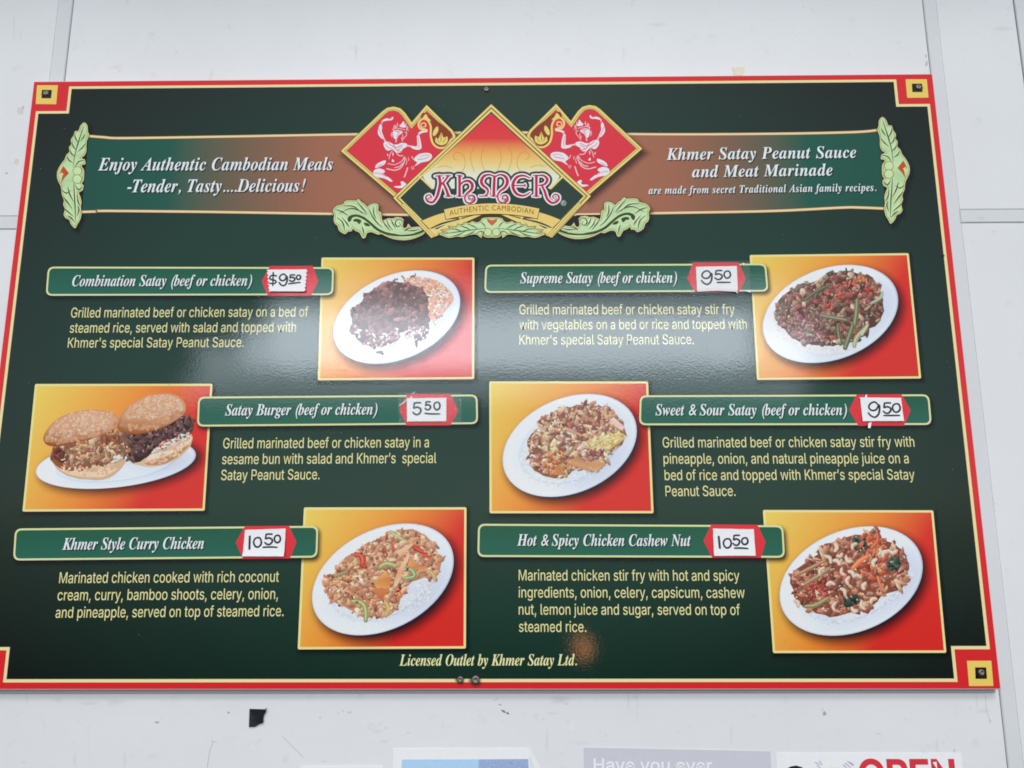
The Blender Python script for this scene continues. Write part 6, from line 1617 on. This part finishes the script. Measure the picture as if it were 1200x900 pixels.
price_label([(477, 467), (523.3, 466.5), (523.1, 494), (477.3, 494.2)],
            five(484.2, 472, 493.6, 486.2) + five(498.4, 471, 504.8, 480.6) + [zero(508.8, 471.4, 515.8, 480.6), ([(498.6, 484.8), (506, 485.4), (515.5, 485.4)], W1)],
            'white paper price label handwritten 5.50 on the satay burger bar',
            extras=[([(468, 475), (468.6, 476.2), (477, 470), (476.4, 468.6)], (190, 196, 186)), ([(483, 462), (486, 459), (486.4, 459.8), (483.8, 462.6)], (186, 190, 186)), ([(481.5, 464.6), (483, 464.6), (483, 467.4), (481.5, 467.4)], (240, 214, 214))],
            tape=[(467, 460.5), (541, 460), (541, 498), (468, 498)])
price_label([(1007.2, 466), (1054.8, 466.6), (1057.8, 493.7), (1010, 493.9)],
            [nine(1016.4, 471.4, 1029.8, 489.2)] + five(1034, 472.2, 1043, 484.6) + [zero(1044.8, 473.2, 1053.6, 483.4), ([(1034.8, 487.3), (1044, 487.3), (1052.8, 487.2)], W1)],
            'tilted white price label handwritten 9.50 with white tape bits, on sweet and sour bar',
            extras=[([(1012, 467.4), (1013.6, 462.6), (1015.4, 463), (1014.8, 467.4)], (232, 236, 234)), ([(1016, 496.6), (1020, 495), (1018.4, 502), (1015.4, 502.2)], (236, 238, 236)), ([(1006, 465.4), (1009, 467.6), (1007.6, 468.2)], (226, 222, 222))])
price_label([(287.8, 621), (335.6, 619.4), (334, 651.8), (285.2, 651.8)],
            [([(293.4, 628.6), (293.2, 643)], [1.3, 1.3]), zero(298, 629.6, 307, 641)] + five(311, 625.6, 320, 638) + [zero(322.2, 627, 329.4, 635.8), ([(309.3, 641.3), (317, 640.9), (325.6, 641.3)], W1)],
            'white paper price label handwritten 10.50 on the curry chicken bar')
price_label([(835, 619.4), (882.8, 620.2), (884.6, 651), (836.2, 651.2)],
            [([(841.8, 629), (843, 642)], [1.3, 1.3]), zero(847.2, 631, 856.3, 642)] + five(858.4, 627, 866.2, 639) + [zero(868.6, 630, 875.8, 638), ([(860.2, 642.3), (868, 642.2), (875.6, 642.8)], W1)],
            'white paper price label handwritten 10.50 on the hot and spicy cashew bar')

"""=================================================================== NOTICES AND SCRAPS ON THE WALL"""
def wz(pts):
    return [wq(*p) for p in pts]
def notice(label, top, drop, col, name='notice', cat='notice'):
    """paper taped on the wall: top edge from the photo, hanging straight down"""
    a, b = wq(*top[0]), wq(*top[1])
    t = thing(name, label, cat, ((a[0] + b[0]) / 2, WY, min(a[1], b[1]) - drop))
    solid('paper', [a, b, (b[0], b[1] - drop), (a[0], a[1] - drop)], WY - 0.0006, WY - 0.0001, PAPER, t, 0, col)
    return t
def flat(t, name, pts, col, lay=8, mat=None):
    s = Sheet(lay, 1e-6, WY); s.poly(pts, col); return s.build(name, mat or PAPER, t)
t = notice('white-bordered notice with a blue picture at its top, pinned below the board', ((461, 877.2), (620.5, 876.6)), 0.28, C(222, 222, 232))
a, b = wq(471, 889.8), wq(561, 889.6); c = wq(619, 889.2)
flat(t, 'blue_picture', [a, b, (b[0], b[1] - .1), (a[0], a[1] - .1)], C(164, 194, 218))
flat(t, 'blue_picture', [b, c, (c[0] + .004, c[1] - .1), (b[0], b[1] - .1)], C(146, 162, 192))
s = Sheet(9, 1e-6, WY)
for _ in range(40):
    x, y = rnd.uniform(564, 617), rnd.uniform(890, 905)
    r = rnd.uniform(.6, 2)
    s.poly(wz([(x + r * math.cos(k), y + r * .7 * math.sin(k)) for k in (0, 1.2, 2.4, 3.7, 5)]), C(*rnd.choice([(120, 146, 186), (160, 166, 196), (140, 178, 212)])))
s.build('picture_detail', PAPER, t)
flat(t, 'clear_sleeve', wz([(617, 876.4), (621, 876.6), (637, 905), (628, 905)]), C(214, 217, 226), 7)
t = notice('lilac grey notice headed Have you ever in white', ((684, 875.8), (902.5, 880.2)), 0.30, C(188, 187, 195))
s = Sheet(8, 1e-6, WY)
_save = on_plane
def on_plane(px, py, y=WY): return _save(px, py, WY)
lettering(s, 'bold', 'Have you ever', (696, 903), (834.5, 904), 14.4, C(232, 232, 238), fat=0.0007)
s.build('lettering', PAPER, t)
t = notice('white notice with bold red OPEN and a small cartoon head', ((909, 882), (1126, 882.5)), 0.28, C(226, 229, 234))
s = Sheet(8, 1e-6, WY); lettering(s, 'bold', 'OPEN', (1009, 923.5), (1119.5, 923.5), 33, C(196, 60, 70), fat=0.0030); s.build('lettering', PAPER, t)
on_plane = _save
s = Sheet(8, 1e-6, WY)
s.poly(wz([(919, 906), (921, 901), (926, 898), (933, 896.8), (940, 899), (943, 906)]), C(34, 34, 42))
s.poly(wz([(962, 906), (966, 899), (975, 897), (984, 899), (988, 906)]), C(236, 214, 208))
for p in ([(955, 893), (960, 896)], [(960, 891.5), (963, 896)], [(957, 897), (961, 899.5)], [(990, 894), (996, 899)], [(993, 892), (999, 897)], [(988, 896), (993, 901)], [(996, 893), (1000, 896)]):
    s.stroke(wz(p), 0.0009, C(150, 152, 164))
s.build('cartoon_head', PAPER, t)
t = notice('plain white sheet edge left of the blue notice', ((352, 897.6), (449, 897)), 0.25, C(226, 228, 236))

# scraps
def scrap(label, pts, col, name, cat):
    c_ = wz(pts)
    cx_, cz_ = sum(p[0] for p in c_) / len(c_), min(p[1] for p in c_)
    t = thing(name, label, cat, (cx_, WY, cz_))
    solid('scrap_sheet', c_, WY - 0.0007, WY - 0.0001, MARKER, t, 0, col)
    return t

def _bend(t):
    curl(t, 0.0015, 0.0035)
_bend(scrap('torn black square scrap of tape stuck on the white wall below the board', [(292.6, 830.6), (311.5, 830.6), (313.6, 828.4), (312.6, 833), (309.6, 838.4), (309.2, 846.4), (304, 848.4), (299.6, 851.2), (292.4, 851.6)], C(34, 36, 46), 'tape_scrap', 'tape scrap'))
scrap('small beige scrap of old tape above the top edge of the board', [(857.8, 79), (873, 78.4), (872.2, 84), (869.5, 88.6), (861, 88.8), (859.6, 84.6)], C(208, 200, 180), 'tape_scrap', 'tape scrap')
